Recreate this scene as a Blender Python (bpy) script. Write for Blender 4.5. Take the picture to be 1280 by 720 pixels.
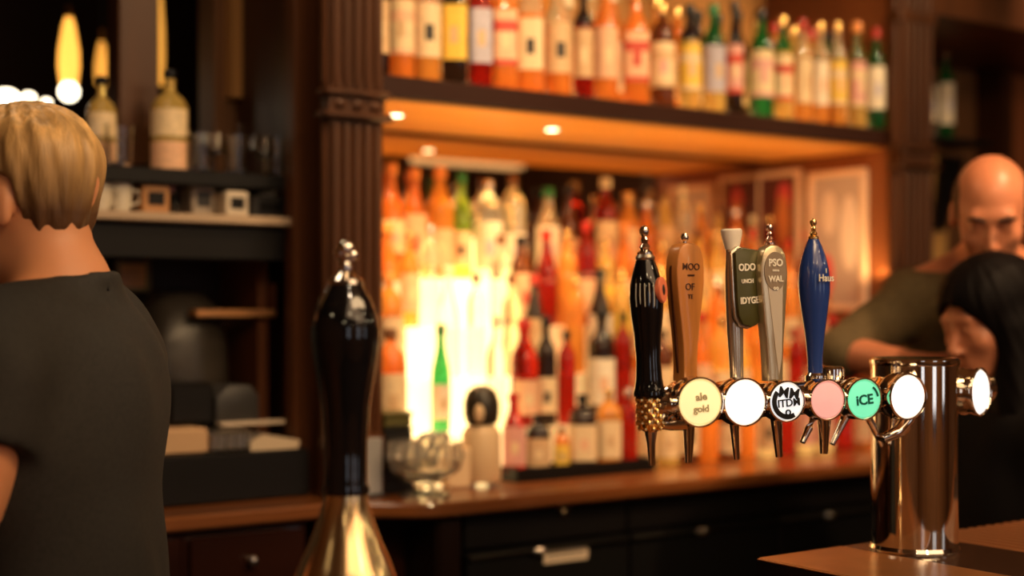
import bpy, math, random
import numpy as np
from mathutils import Matrix, Vector
for o in list(bpy.data.objects): bpy.data.objects.remove(o)
S = bpy.context.scene
COL = S.collection
random.seed(7)
# ------------------------------------------------------------------ camera, world, exposure
F = 1778.0; EYE = 1.5; HOR = 385.0
cam = bpy.data.cameras.new('camera'); cam.lens = 50.0; cam.sensor_width = 36.0
cam.shift_y = 25/1280
cam.dof.use_dof = True; cam.dof.focus_distance = 2.13; cam.dof.aperture_fstop = 1.5
cam.clip_start = 0.05
co = bpy.data.objects.new('camera', cam); COL.objects.link(co)
co.location = (0, 0, EYE); co.rotation_euler = (math.pi/2, 0, 0); S.camera = co
w = bpy.data.worlds.new('world'); S.world = w; w.use_nodes = True
w.node_tree.nodes['Background'].inputs[0].default_value = (1, .62, .34, 1)
w.node_tree.nodes['Background'].inputs[1].default_value = 0.02
S.view_settings.view_transform = 'Standard'; S.view_settings.look = 'None'
S.view_settings.exposure = 0.0; S.view_settings.gamma = 1.0; S.view_settings.use_curve_mapping = False

# ------------------------------------------------------------------ the back bar's own frame: u along the bar, v into the wall
TH = math.atan2(1778, 2507)
CT, ST = math.cos(TH), math.sin(TH)
O0 = ((530-640)/F*3.355, 3.355)
OU = O0[0]*CT + O0[1]*ST; OV = -O0[0]*ST + O0[1]*CT
def B(u, v, z=0.0): return Vector((O0[0]+u*CT-v*ST, O0[1]+u*ST+v*CT, z))
def dep(px, v): return (OV+v)/(CT-ST*(px-640)/F)
def uat(px, v): t = dep(px, v); a = (px-640)/F; return t*(a*CT+ST)-OU
def zat(px, py, v): return EYE+(HOR-py)/F*dep(px, v)
def W(px, py, v): t = dep(px, v); return Vector(((px-640)/F*t, t, EYE+(HOR-py)/F*t))
def D(px, py, t): return Vector(((px-640)/F*t, t, EYE+(HOR-py)/F*t))
MB_ = Matrix.Translation((O0[0], O0[1], 0)) @ Matrix.Rotation(TH, 4, 'Z')   # (u,v,z) -> world

def spot(name, loc, target, energy, color=(1, .72, .42), size=1.2, blend=.6, radius=.03):
    l = bpy.data.lights.new(name, 'SPOT'); l.energy = energy; l.color = color
    l.spot_size = size; l.spot_blend = blend; l.shadow_soft_size = radius
    o = bpy.data.objects.new(name, l); COL.objects.link(o); o.location = loc
    o.rotation_euler = (Vector(target)-Vector(loc)).to_track_quat('-Z', 'Y').to_euler(); return o
def area(name, loc, target, energy, sx, sy, color=(1, .72, .42)):
    l = bpy.data.lights.new(name, 'AREA'); l.energy = energy; l.color = color
    l.shape = 'RECTANGLE'; l.size = sx; l.size_y = sy
    o = bpy.data.objects.new(name, l); COL.objects.link(o); o.location = loc
    o.rotation_euler = (Vector(target)-Vector(loc)).to_track_quat('-Z', 'Y').to_euler(); return o
K = 1.0
WARM = (1, .66, .34)
# ceiling spots over the aisle aimed at the shelves, house lights, and added fill lamps
for px in (480, 640, 800, 980, 1120):
    p = B(uat(px, 0), -.95, 2.92)
    spot('shelf_spot', p, B(uat(px, 0), .05, 2.1), 34*K, WARM, 1.1, .7, .04)
for px in (560, 760, 960, 1080):
    spot('counter_spot', B(uat(px, -.2), -.75, 2.9), B(uat(px, -.2), .12, 1.35), 16*K, WARM, .7, .7, .04)
area('bar_light', B(.0, -2.5, 2.9), B(-.3, -1.2, 1.3), 34*K, 1.8, .5, WARM)
area('aisle_light', B(-1.0, -.45, 2.95), B(-.9, -.95, 1.5), 5*K, .5, .5, (1, .78, .52))
spot('man_spot', B(-.9, -2.3, 2.9), B(-.75, -.9, 1.5), 70*K, (1, .76, .5), .5, .7, .06)
spot('aisle_spot', B(.95, -1.9, 2.9), B(.95, -1.0, 1.55), 120*K, (1, .6, .32), .8, .7, .06)
spot('alcove_fill', B(-1.1, .05, 2.9), B(-1.05, .3, 1.6), 8*K, (1, .62, .40), 1.1, .8, .05)  # added lamp that lifts the glasses in the dark recess
spot('right_wall_fill', B(2.6, -.3, 2.9), B(2.5, .5, 2.0), 150*K, (1, .52, .22), 1.3, .9, .1)  # added lamp brightening the right-hand wall
area('shelf_back_strip', B(.85, .44, 2.02), B(.85, .49, 2.5), 16*K, 1.9, .03, (1, .58, .22))
area('underside_fill', B(.8, .02, 1.60), B(.8, .22, 2.0), 5*K, 2.0, .04, (1, .56, .2))  # added light below the shelf, brightens its orange underside
area('room_fill', B(0, -4.2, 2.95), B(0, -4.2, 0), 60*K, 4.0, 2.0, (1, .64, .36))  # unseen fill added so the metal reflects a brighter room
for px in (495, 690):
    spot('shelf_downlight', B(uat(px, .22), .22, 1.955), B(uat(px, .22), .2, 1.0), 9*K, (1, .6, .26), 2.4, .8, .02)

# ------------------------------------------------------------------ materials
MATS = {}
def mat(name, c=(.5, .5, .5), rough=.5, metal=0, trans=0, emit=None, es=1, ior=1.45, coat=0, noise=None, bump=0, spec=None):
    if name in MATS: return MATS[name]
    m = bpy.data.materials.new(name); m.use_nodes = True; nt = m.node_tree; b = nt.nodes['Principled BSDF']
    b.inputs['Base Color'].default_value = (*c, 1); b.inputs['Roughness'].default_value = rough
    b.inputs['Metallic'].default_value = metal; b.inputs['Transmission Weight'].default_value = trans
    b.inputs['IOR'].default_value = ior; b.inputs['Coat Weight'].default_value = coat
    if spec is not None: b.inputs['Specular IOR Level'].default_value = spec
    if emit: b.inputs['Emission Color'].default_value = (*emit, 1); b.inputs['Emission Strength'].default_value = es
    if noise:
        scale, amt, stretch = noise
        tc = nt.nodes.new('ShaderNodeTexCoord'); mp = nt.nodes.new('ShaderNodeMapping'); n = nt.nodes.new('ShaderNodeTexNoise')
        mp.inputs['Scale'].default_value = stretch; n.inputs['Scale'].default_value = scale; n.inputs['Detail'].default_value = 5
        r = nt.nodes.new('ShaderNodeValToRGB')
        r.color_ramp.elements[0].position = .3; r.color_ramp.elements[1].position = .7
        r.color_ramp.elements[0].color = (*[x*(1-amt) for x in c], 1); r.color_ramp.elements[1].color = (*[min(1, x*(1+amt)) for x in c], 1)
        L = nt.links.new
        L(tc.outputs['Object'], mp.inputs[0]); L(mp.outputs[0], n.inputs[0]); L(n.outputs[0], r.inputs[0]); L(r.outputs[0], b.inputs['Base Color'])
        if bump:
            bp = nt.nodes.new('ShaderNodeBump'); bp.inputs['Strength'].default_value = bump; bp.inputs['Distance'].default_value = .01
            L(n.outputs[0], bp.inputs['Height']); L(bp.outputs[0], b.inputs['Normal'])
    MATS[name] = m; return m
wood_dark = mat('dark_wood', (.075, .026, .009), .42, spec=.3, noise=(6, .5, (1, 1, .12)), bump=.1)
wood_h = mat('mahogany', (.22, .070, .018), .28, coat=.4, noise=(5, .45, (.15, 1, 1)), bump=.05)
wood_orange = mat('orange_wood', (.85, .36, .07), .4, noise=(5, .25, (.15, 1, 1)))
wood_panel = mat('brown_panel', (.17, .055, .018), .5, noise=(5, .3, (1, 1, .15)))
wood_front = mat('counter_front', (.012, .005, .003), .3, coat=.3, noise=(5, .4, (1, 1, .15)))
black = mat('black_gloss', (.004, .004, .005), .08, coat=.5)
fridge_black = mat('fridge_black', (.006, .006, .006), .35)
blackm = mat('black_matt', (.005, .004, .004), .5, spec=.25)
charcoal = mat('charcoal', (.03, .028, .027), .45)
chrome = mat('chrome', (.80, .74, .66), .055, 1)
steel = mat('brushed_steel', (.6, .55, .48), .28, 1)
brass = mat('brass', (.85, .62, .30), .13, 1)
gold = mat('gold', (.9, .62, .25), .18, 1)
glassc = mat('clear_glass', (.98, .97, .93), .02, trans=1, ior=1.45)

# ------------------------------------------------------------------ mesh builder
class M:
    def __init__(s, mtx=None): s.v = []; s.f = []; s.mi = []; s.m = mtx or Matrix()
    def add(s, vs, fs, mi=0, mtx=None):
        k = len(s.v); mm = s.m @ mtx if mtx is not None else s.m
        s.v += [tuple(mm @ Vector(p)) for p in vs]; s.f += [tuple(i+k for i in f) for f in fs]; s.mi += [mi]*len(fs); return s
    def box(s, a, b, mi=0, mtx=None, ch=0.0):
        x0, y0, z0 = [min(p, q) for p, q in zip(a, b)]; x1, y1, z1 = [max(p, q) for p, q in zip(a, b)]
        if ch <= 0:
            vs = [(x0, y0, z0), (x1, y0, z0), (x1, y1, z0), (x0, y1, z0), (x0, y0, z1), (x1, y0, z1), (x1, y1, z1), (x0, y1, z1)]
            return s.add(vs, [(3, 2, 1, 0), (4, 5, 6, 7), (0, 1, 5, 4), (1, 2, 6, 5), (2, 3, 7, 6), (3, 0, 4, 7)], mi, mtx)
        c = ch
        def ring(z, e):
            X0, X1, Y0, Y1 = x0+e, x1-e, y0+e, y1-e
            return [(X0+c, Y0, z), (X1-c, Y0, z), (X1, Y0+c, z), (X1, Y1-c, z), (X1-c, Y1, z), (X0+c, Y1, z), (X0, Y1-c, z), (X0, Y0+c, z)]
        rs = [ring(z0, c), ring(z0+c, 0), ring(z1-c, 0), ring(z1, c)]
        return s.loft(rs, mi, mtx)
    def loft(s, rings, mi=0, mtx=None, cap=True, closed=True):
        n = len(rings[0]); vs = [p for r in rings for p in r]; fs = []
        for i in range(len(rings)-1):
            for j in range(n if closed else n-1):
                k = (j+1) % n; fs.append((i*n+j, i*n+k, (i+1)*n+k, (i+1)*n+j))
        if cap: fs.append(tuple(reversed(range(n)))); fs.append(tuple(range((len(rings)-1)*n, len(rings)*n)))
        return s.add(vs, fs, mi, mtx)
    def lathe(s, prof, n=20, mi=0, mtx=None, sq=2.0, sx=1, sy=1, arc=None, split=None):
        """prof = [(r,z)...]; sq = superellipse power; split(z)->material index"""
        full = arc is None
        a0, a1 = (0, 2*math.pi) if full else arc
        m = n if full else n+1
        vs, fs, ms = [], [], []
        for r, z in prof:
            for j in range(m):
                a = a0+(a1-a0)*j/n; c, d = math.cos(a), math.sin(a)
                k = 1.0 if sq == 2.0 else (abs(c)**sq+abs(d)**sq)**(-1/sq)
                vs.append((r*k*c*sx, r*k*d*sy, z))
        for i in range(len(prof)-1):
            for j in range(n):
                k = (j+1) % m if full else j+1
                fs.append((i*m+j, i*m+k, (i+1)*m+k, (i+1)*m+j)); ms.append(split((prof[i][1]+prof[i+1][1])/2) if split else mi)
        if full:
            if prof[0][0] > 1e-6: fs.append(tuple(reversed(range(m)))); ms.append(ms[0])
            if prof[-1][0] > 1e-6: fs.append(tuple(range((len(prof)-1)*m, len(prof)*m))); ms.append(ms[-1])
        k0 = len(s.f); s.add(vs, fs, mi, mtx); s.mi[k0:] = ms; return s
    def cyl(s, a, b, r, n=16, mi=0, r2=None):
        a, b = Vector(a), Vector(b); d = b-a; q = d.to_track_quat('Z', 'Y').to_matrix().to_4x4()
        return s.lathe([(r, 0), (r if r2 is None else r2, d.length)], n, mi, Matrix.Translation(a) @ q)
    def tube(s, pts, r, n=10, mi=0):
        pts = [Vector(p) for p in pts]; rs = r if isinstance(r, (list, tuple)) else [r]*len(pts); rings = []
        for i, p in enumerate(pts):
            d = (pts[min(i+1, len(pts)-1)]-pts[max(i-1, 0)]).normalized()
            up = Vector((0, 0, 1)) if abs(d.z) < .95 else Vector((1, 0, 0))
            x = d.cross(up).normalized(); y = d.cross(x)
            rings.append([tuple(p+rs[i]*(math.cos(t)*x+math.sin(t)*y)) for t in [2*math.pi*k/n for k in range(n)]])
        return s.loft(rings, mi)
    def ball(s, c, r, mi=0, n=14, mtx=None):
        r = r if isinstance(r, (list, tuple)) else (r, r, r)
        pr = [(math.sin(math.pi*i/n), -math.cos(math.pi*i/n)) for i in range(n+1)]
        pr = [(max(a, 0), b) for a, b in pr]
        return s.lathe(pr, n*2, mi, (mtx or Matrix()) @ Matrix.Translation(c) @ Matrix.Diagonal((*r, 1)))
    def prism(s, pts, y0, y1, mi=0, mtx=None, ch=0.0):
        """outline pts in (x,z), extruded along y; ch = soft edge"""
        cx = sum(p[0] for p in pts)/len(pts); cz = sum(p[1] for p in pts)/len(pts)
        def off(e):
            out = []
            for i, p in enumerate(pts):
                a, b = pts[i-1], pts[(i+1) % len(pts)]; t = Vector((b[0]-a[0], b[1]-a[1])); t.normalize() if t.length else None
                nn = Vector((t.y, -t.x));
                if nn.dot(Vector((p[0]-cx, p[1]-cz))) > 0: nn = -nn
                out.append((p[0]+nn.x*e, p[1]+nn.y*e))
            return out
        if ch: rs = [[(x, y0, z) for x, z in off(ch)], [(x, y0+ch*.35, z) for x, z in off(ch*.3)], [(x, y0+ch, z) for x, z in pts], [(x, y1-ch, z) for x, z in pts], [(x, y1, z) for x, z in off(ch)]]
        else: rs = [[(x, y0, z) for x, z in pts], [(x, y1, z) for x, z in pts]]
        return s.loft(rs, mi, mtx)
    def mesh(s, name, mats, base=None, ang=35):
        me = bpy.data.meshes.new(name); vs = s.v
        if base is not None: inv = base.inverted(); vs = [tuple(inv @ Vector(p)) for p in vs]
        me.from_pydata(vs, [], s.f)
        for m in (mats if isinstance(mats, (list, tuple)) else [mats]): me.materials.append(m)
        me.polygons.foreach_set('material_index', s.mi)
        import bmesh
        bm = bmesh.new(); bm.from_mesh(me); bmesh.ops.recalc_face_normals(bm, faces=bm.faces); bm.to_mesh(me); bm.free()
        me.polygons.foreach_set('use_smooth', [True]*len(me.polygons)); me.set_sharp_from_angle(angle=math.radians(ang)); me.update(); return me

def tag(o, label=None, cat=None, group=None, kind=None):
    if label: o['label'] = label
    if cat: o['category'] = cat
    if group: o['group'] = group
    if kind: o['kind'] = kind
    return o
def root_of(o):
    while o.parent: o = o.parent
    return o
def thing(name, label, cat, loc=(0, 0, 0), rz=0.0, group=None):
    o = bpy.data.objects.new(name, None); COL.objects.link(o); o.location = loc; o.rotation_euler = (0, 0, rz); o.empty_display_size = .05
    return tag(o, label, cat, group)
def part(name, m, mats, parent, label=None, ang=35):
    """m holds world coordinates; stored relative to the thing's base"""
    r = root_of(parent); base = Matrix.Translation(r.location) @ Matrix.Rotation(r.rotation_euler.z, 4, 'Z')
    o = bpy.data.objects.new(name, m.mesh(name, mats, base, ang)); COL.objects.link(o); o.parent = parent
    if label: o['label'] = label
    return o
def single(name, m, mats, label, cat, loc, rz=0.0, group=None, kind=None, ang=35):
    base = Matrix.Translation(loc) @ Matrix.Rotation(rz, 4, 'Z')
    o = bpy.data.objects.new(name, m.mesh(name, mats, base, ang)); COL.objects.link(o); o.location = loc; o.rotation_euler = (0, 0, rz)
    return tag(o, label, cat, group, kind)
def struct(name, m, mats):
    o = bpy.data.objects.new(name, m.mesh(name, mats)); COL.objects.link(o); return tag(o, kind='structure')
def text_geo(body, size, depth=.0006, bold=.03):
    c = bpy.data.curves.new('t', 'FONT'); c.body = body; c.size = size; c.extrude = depth; c.align_x = 'CENTER'; c.align_y = 'CENTER'; c.resolution_u = 3; c.offset = size*bold
    o = bpy.data.objects.new('t', c); COL.objects.link(o); bpy.context.view_layer.update()
    me = bpy.data.meshes.new_from_object(o.evaluated_get(bpy.context.evaluated_depsgraph_get()))
    vs = [tuple(v.co) for v in me.vertices]; fs = [tuple(p.vertices) for p in me.polygons]
    bpy.data.objects.remove(o); bpy.data.curves.remove(c); bpy.data.meshes.remove(me); return vs, fs
TXT = Matrix.Rotation(math.pi/2, 4, 'X')      # text plane (x,y) -> (x,z), facing -y

# ------------------------------------------------------------------ the room
UL, UR, VF, VB = -4.2, 5.5, -6.2, 3.0
struct('floor', M(MB_).box((UL, VF, -.1), (UR, VB, 0)), mat('floor_wood', (.06, .028, .014), .45, noise=(4, .3, (.1, 1, 1))))
struct('ceiling', M(MB_).box((UL, VF, 3.0), (UR, VB, 3.1)), mat('ceiling_paint', (.25, .14, .075), .7))
wallm = mat('wall_paint', (.30, .14, .06), .7, noise=(3, .2, (1, 1, 1)))
struct('wall_front', M(MB_).box((UL, VF-.1, 0), (UR, VF, 3)), wallm)
struct('wall_left', M(MB_).box((UL-.1, VF, 0), (UL, VB, 3)), wallm)
struct('wall_right', M(MB_).box((UR, VF, 0), (UR+.1, VB, 3)), wallm)
struct('wall_back', M(MB_).box((UL, VB, 0), (UR, VB+.1, 3)), mat('dark_back_room', (.05, .022, .010), .7))
uL = uat(395, 0); uL2 = uat(470, 0); uR = uat(1106, 0); uR2 = uat(1150, 0)
struct('wall_back_bar', M(MB_).box((uL, .56, 0), (UR, .66, 3.0)), mat('bar_wall', (.20, .085, .03), .6, noise=(3, .2, (1, 1, .3))))
struct('trim_1', M(MB_).box((uL+.06, .02, 0), (uL+.10, .56, 3.0)), wood_dark)                  # return behind left column
struct('trim_2', M(MB_).box((uR+.02, .005, 0), (uR+.06, .56, 3.0)), mat('red_brown_panel', (.22, .070, .022), .45, noise=(4, .2, (1, 1, .2))))                  # return behind right column
Z0 = 2.04; ZC = 1.076

# mirror and panel behind the lower bottles
uM = uR+.015
single('mirror', M(MB_).box((uL+.05, .535, ZC), (uM, .55, Z0-.06), ch=.004), mat('mirror', (.62, .50, .40), .02, 1),
       'tall dark mirror behind the stepped bottles under the long shelf', 'mirror', B(uM-.5, .54, ZC), TH)
# upper back wall panelling
struct('trim_4', M(MB_).box((uL+.03, .52, Z0), (uR+.02, .56, 3.0)), mat('amber_panel', (.62, .30, .09), .5, noise=(4, .2, (1, 1, .2))))
# cornice and right-hand wall joinery
struct('trim_5', M(MB_).box((uR2-.06, -.05, zat(1150, 20, 0)), (UR, .56, 3.0)), wood_dark)
struct('trim_6', M(MB_).box((uat(1236, .5), .44, 0), (uat(1250, .5), .56, 2.6)), wood_dark)
struct('trim_7', M(MB_).box((uat(1250, .5), .5, 0), (UR, .56, 2.4)), mat('russet_panel', (.32, .10, .035), .5, noise=(4, .2, (1, 1, .2))))
# framed pictures
fr = mat('pale_pink_frame', (.92, .66, .48), .45)
MR = MB_ @ Matrix.Translation((uR+.02, 0, 0)) @ Matrix.Rotation(-math.pi/2, 4, 'Z')      # side wall frame: x = -v, y = +u (into the wall)
def vat(px):                    # v on the side wall plane for a pixel column
    a = (px-640)/F; u = uR+.02; t = (u+OU)/(a*CT+ST); return t*(CT-a*ST)-OV
def picture(x0, x1, y0, y1, pm, blobs, label):
    va, vb = vat(x0), vat(x1); p0 = B(uR+.02, va); z1 = EYE+(HOR-y0)/F*p0.y; z0 = z1-.44
    a, b = -va, -vb
    t = thing('framed_picture', label, 'picture', B(uR+.02, (va+vb)/2, z0), TH-math.pi/2)
    w_ = .018; f = M(MR)
    f.box((a, -.02, z0), (a+w_, -.001, z1), ch=.002).box((b-w_, -.02, z0), (b, -.001, z1), ch=.002)
    f.box((a+w_, -.02, z1-w_), (b-w_, -.001, z1), ch=.002).box((a+w_, -.02, z0), (b-w_, -.001, z0+w_), ch=.002)
    part('frame', f, fr, t); p = M(MR).box((a+w_, -.008, z0+w_), (b-w_, -.002, z1-w_))
    for (cx, cz, rx, rz_, k) in blobs:
        X, Z = a+(b-a)*cx, z0+(z1-z0)*cz
        p.lathe([(1, 0), (1, 1)], 20, k, Matrix.Translation((X, -.008, Z)) @ Matrix.Rotation(math.pi/2, 4, 'X') @ Matrix.Diagonal((rx, rz_, .0012*k, 1)))
    part('print', p, pm, t)
picture(948, 1004, 217, 470, [mat('print_maroon', (.14, .035, .03), .6), mat('print_red', (.75, .10, .12), .6), mat('print_orange', (.7, .25, .08), .6)],
        [(.62, .80, .03, .05, 1), (.6, .62, .03, .09, 2)], 'framed dark red picture on the brown side panel behind the bottles')
picture(1014, 1086, 217, 470, [mat('print_grey', (.55, .45, .42), .6), mat('print_white', (.85, .72, .66), .6), mat('print_red', (.75, .10, .12), .6)],
        [(.7, .55, .035, .12, 1), (.35, .7, .03, .07, 1), (.3, .25, .03, .07, 2)], 'framed pale grey picture on the side panel beside the right fluted column')

# ------------------------------------------------------------------ long shelf
us0, us1 = uL2-.03, uR+.02
t = thing('bottle_shelf', 'long dark-edged wooden shelf lit orange beneath, carrying the upper bottles', 'shelf', B((us0+us1)/2, 0, Z0-.06), TH)
part('shelf_board', M(MB_).box((us0, .012, Z0-.03), (us1, .52, Z0), ch=.003), wood_h, t)
part('front_edge', M(MB_).box((us0, 0, Z0-.05), (us1, .012, Z0+.002), ch=.003), mat('edge_dark', (.028, .008, .004), .5, spec=.25), t, 'dark front edge')
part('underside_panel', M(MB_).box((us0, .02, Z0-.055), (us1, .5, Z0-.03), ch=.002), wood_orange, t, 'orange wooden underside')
lampw = mat('downlight_glow', (1, .8, .5), .5, emit=(1, .78, .45), es=9)
for px in (495, 690):
    c = (uat(px, .22), .22, Z0-.058); r = part('downlight', M(MB_).lathe([(.022, 0), (.024, .004), (.024, .008)], 20, 0, Matrix.Translation(c)), chrome, t)
    part('lamp_face', M(MB_).lathe([(.016, -.001), (.016, .001)], 20, 0, Matrix.Translation(c)), lampw, r)

# ------------------------------------------------------------------ fluted columns
def column(px0, px1, d, label):
    a, b = uat(px0, 0), uat(px1, 0); t = thing('wooden_column', label, 'column', B((a+b)/2, 0, ZC), TH)
    def shaft(z0, z1, n=5):
        m = M(MB_); w_ = (b-a); m.box((a, -d, z0), (b, -.002, z1))
        for i in range(n):                         # reeds
            x = a+w_*(i+.5)/n; r = w_/n*.40
            m.lathe([(r*.7, z0+.01), (r, z0+.03), (r, z1-.03), (r*.7, z1-.01)], 12, 0, Matrix.Translation((x, -d, 0)))
        for i in range(1):
            y = -d/2; r = .012
            m.lathe([(r*.7, z0+.01), (r, z0+.03), (r, z1-.03), (r*.7, z1-.01)], 10, 0, Matrix.Translation((a, y, 0)))
        return m
    zr = zat(432, 150, 0); zr2 = zat(432, 118, 0)
    part('shaft', shaft(ZC, zr), wood_dark, t); part('upper_shaft', shaft(zr2, 2.62), wood_dark, t)
    def ring(z0, z1, e): return M(MB_).box((a-e, -d-e, z0), (b+e, -.002, z1), ch=min(.006, (z1-z0)*.3))
    part('ring_moulding', ring(zr-.005, zr+.012, .022), wood_dark, t)
    part('ring_moulding', ring(zr2-.012, zr2+.005, .018), wood_dark, t)
    m = M(MB_).box((a-.004, -d-.004, zr+.012), (b+.004, -.002, zr2-.012))
    for i in range(3): m.ball((a+(b-a)*(i+.5)/3, -d-.006, (zr+zr2)/2), (.016, .008, .012))
    part('carved_band', m, wood_dark, t)
    part('base_block', M(MB_).box((a-.012, -d-.012, ZC), (b+.012, -.002, ZC+.14), ch=.006), wood_dark, t)
    part('capital', ring(2.62, 2.70, .02), wood_dark, t); part('capital', ring(2.36, 2.40, .012), wood_dark, t) if px0 > 1000 else None
column(402, 467, .04, 'tall fluted dark wooden column left of the lit bottles')
column(1111, 1150, .045, 'fluted dark wooden column at the right end of the long shelf')

# ------------------------------------------------------------------ back counter
vl, vr = -.11, -.25
ucl, ucr = uat(400, vl), uat(560, vr)
pts = [(-4.0, vl), (ucl, vl)]
for i in range(1, 13):
    s_ = i/13; pts.append((ucl+(ucr-ucl)*s_, vl+(vr-vl)*(3*s_*s_-2*s_**3)))
pts += [(ucr, vr), (4.8, vr), (4.8, .53), (-4.0, .53)]
m = M(MB_)
def off(p, e): return (p[0], p[1]+(e if p[1] < .5 else 0))
m.loft([[(*off(p, .006), ZC-.032) for p in pts], [(*p, ZC-.026) for p in pts], [(*p, ZC-.006) for p in pts], [(*off(p, .006), ZC) for p in pts]])
single('worktop', m, wood_h, 'long polished mahogany worktop running under all the bottles', 'worktop', B(.5, 0, ZC-.03), TH)
# left drawers
def cab(u0, u1, v, label, mt, n):
    t = thing('drawer_cabinet', label, 'cabinet', B((u0+u1)/2, v+.2, 0), TH)
    part('body', M(MB_).box((u0, v+.03, .08), (u1, .5, ZC-.034)), mt, t); part('plinth', M(MB_).box((u0, v+.06, 0), (u1, .48, .08)), blackm, t)
    for k, (za, zb) in enumerate(((ZC-.16, ZC-.05), (ZC-.40, ZC-.175), (.1, ZC-.415))):
        for i in range(n):
            a = u0+(u1-u0)*i/n+.01; b = u0+(u1-u0)*(i+1)/n-.01
            dr = part('drawer' if k < 2 else 'door', M(MB_).box((a, v+.012, za), (b, v+.03, zb), ch=.004), mt, t)
            c = ((a+b)/2, v+.012, (za+zb)/2)
            part('knob', M(MB_).lathe([(.005, 0), (.005, .012), (.011, .018), (.009, .026), (.0, .028)], 14, 0, Matrix.Translation(c) @ Matrix.Rotation(math.pi/2, 4, 'X')), steel, dr)
redw = mat('red_cabinet_wood', (.022, .006, .003), .25, coat=.6, noise=(5, .4, (.2, 1, 1)))
cab(-2.4, uat(235, vl), vl, 'dark cabinet behind the fair-haired man', redw, 2)
cab(uat(236, vl), ucl-.02, vl, 'dark red wooden drawers under the cash register', redw, 1)
t = thing('corner_post', 'dark wooden post under the bend of the worktop', 'post', B(ucr, vr+.1, 0), TH)
part('post', M(MB_).box((ucl-.0, vl+.02, 0), (ucr-.01, .45, ZC-.034), ch=.004), redw, t)
part('front_panel', M(MB_).box((ucr-.008, vr+.03, 0), (ucr+.06, .2, ZC-.034), ch=.01), wood_front, t)
# bottle fridges
fu = [ucr+.07, uat(800, vr), uat(985, vr), uat(1300, vr)]
for i in range(3):
    a, b = fu[i]+.004, fu[i+1]-.004; z1 = ZC-.04
    HX = (674, 875, 1035)
    t = thing('bottle_fridge', ['black undercounter fridge with a white sticker on its door', 'black undercounter fridge between the sticker fridge and the chrome beer tower', 'black undercounter fridge hidden mostly behind the chrome beer tower'][i], 'fridge', B((a+b)/2, 0, 0), TH)
    part('cabinet_body', M(MB_).box((a, vr+.07, .02), (b, .5, z1), ch=.004), blackm, t)
    zt = ZC-.125
    part('top_panel', M(MB_).box((a, vr+.045, zt+.008), (b, vr+.07, z1), ch=.003), blackm, t)
    d = part('door', M(MB_).box((a, vr+.035, .08), (b, vr+.07, zt), ch=.004), fridge_black, t)
    part('door_rail', M(MB_).box((a, vr+.022, zt-.012), (b, vr+.035, zt-.004), ch=.002), mat('dull_steel', (.16, .15, .13), .3, 1), d)
    part('handle', M(MB_).lathe([(.004, 0), (.018, .006), (.018, .012), (.0, .018)], 14, 0, Matrix.Translation((uat(HX[i], vr+.03), vr+.034, zt-.01)) @ Matrix.Rotation(math.pi/2, 4, 'X')@Matrix.Diagonal((1.2,.5,1,1))), steel, d)
    if i == 0:
        a_, b_ = uat(681, vr+.03), uat(736, vr+.03); zz = zat(700, 694, vr+.03)
        s = part('sticker', M(MB_).box((a_, vr+.033, zz-.017), (b_, vr+.0352, zz+.017)), mat('sticker_paper', (.75, .62, .45), .6), d, 'white paper sticker')
        lp = M(MB_)
        for k in range(2): lp.box((a_+.012, vr+.0322, zz-.006+k*.010), (b_-.012, vr+.0332, zz-.004+k*.010))
        part('printed_lines', lp, charcoal, s)
        c = (uat(706, vr+.04), vr+.047, zat(706, 640, vr+.04))
        lk = part('lock_plate', M(MB_).box((c[0]-.02, c[1]-.006, c[2]+.005), (c[0]+.02, c[1], c[2]+.03), ch=.002), mat('aged_brass', (.25, .16, .08), .4, 1), t)
        part('keyhole_cover', M(MB_).ball((c[0], c[1]-.006, c[2]), (.011, .006, .011)), brass, lk)
# ------------------------------------------------------------------ lit bottle steps
TZ = [1.19, 1.32, 1.45, 1.58]; TV = [.10, .20, .30, .40]
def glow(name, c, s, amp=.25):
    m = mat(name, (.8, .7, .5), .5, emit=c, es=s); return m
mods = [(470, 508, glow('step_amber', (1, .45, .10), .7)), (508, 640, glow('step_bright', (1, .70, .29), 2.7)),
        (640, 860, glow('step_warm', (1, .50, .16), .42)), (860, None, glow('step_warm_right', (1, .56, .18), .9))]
def sb(px, v): return uR if px is None else max(uL+.105, uat(px, v))
names = ['narrow amber-lit bottle steps beside the left fluted column', 'brightest white-lit bottle steps left of centre', 'warm-lit bottle steps in the middle of the back bar', 'warm-lit bottle steps behind the beer taps']
frost = mat('frosted_tread', (.5, .36, .2), .3)
for k, (pa, pb, g) in enumerate(mods):
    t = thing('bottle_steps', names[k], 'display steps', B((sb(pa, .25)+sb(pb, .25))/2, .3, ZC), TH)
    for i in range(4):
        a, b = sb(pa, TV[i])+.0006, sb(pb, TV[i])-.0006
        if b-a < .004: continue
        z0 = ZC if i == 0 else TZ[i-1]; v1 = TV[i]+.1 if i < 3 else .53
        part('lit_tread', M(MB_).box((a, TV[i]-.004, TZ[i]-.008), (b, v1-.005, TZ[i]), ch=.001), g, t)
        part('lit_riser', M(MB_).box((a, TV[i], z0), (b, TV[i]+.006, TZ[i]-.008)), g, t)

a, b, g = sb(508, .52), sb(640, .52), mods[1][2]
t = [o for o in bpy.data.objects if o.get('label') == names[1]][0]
part('lit_back_panel', M(MB_).box((a, .524, TZ[3]), (b, .532, 1.70), ch=.002), g, t)
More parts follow.
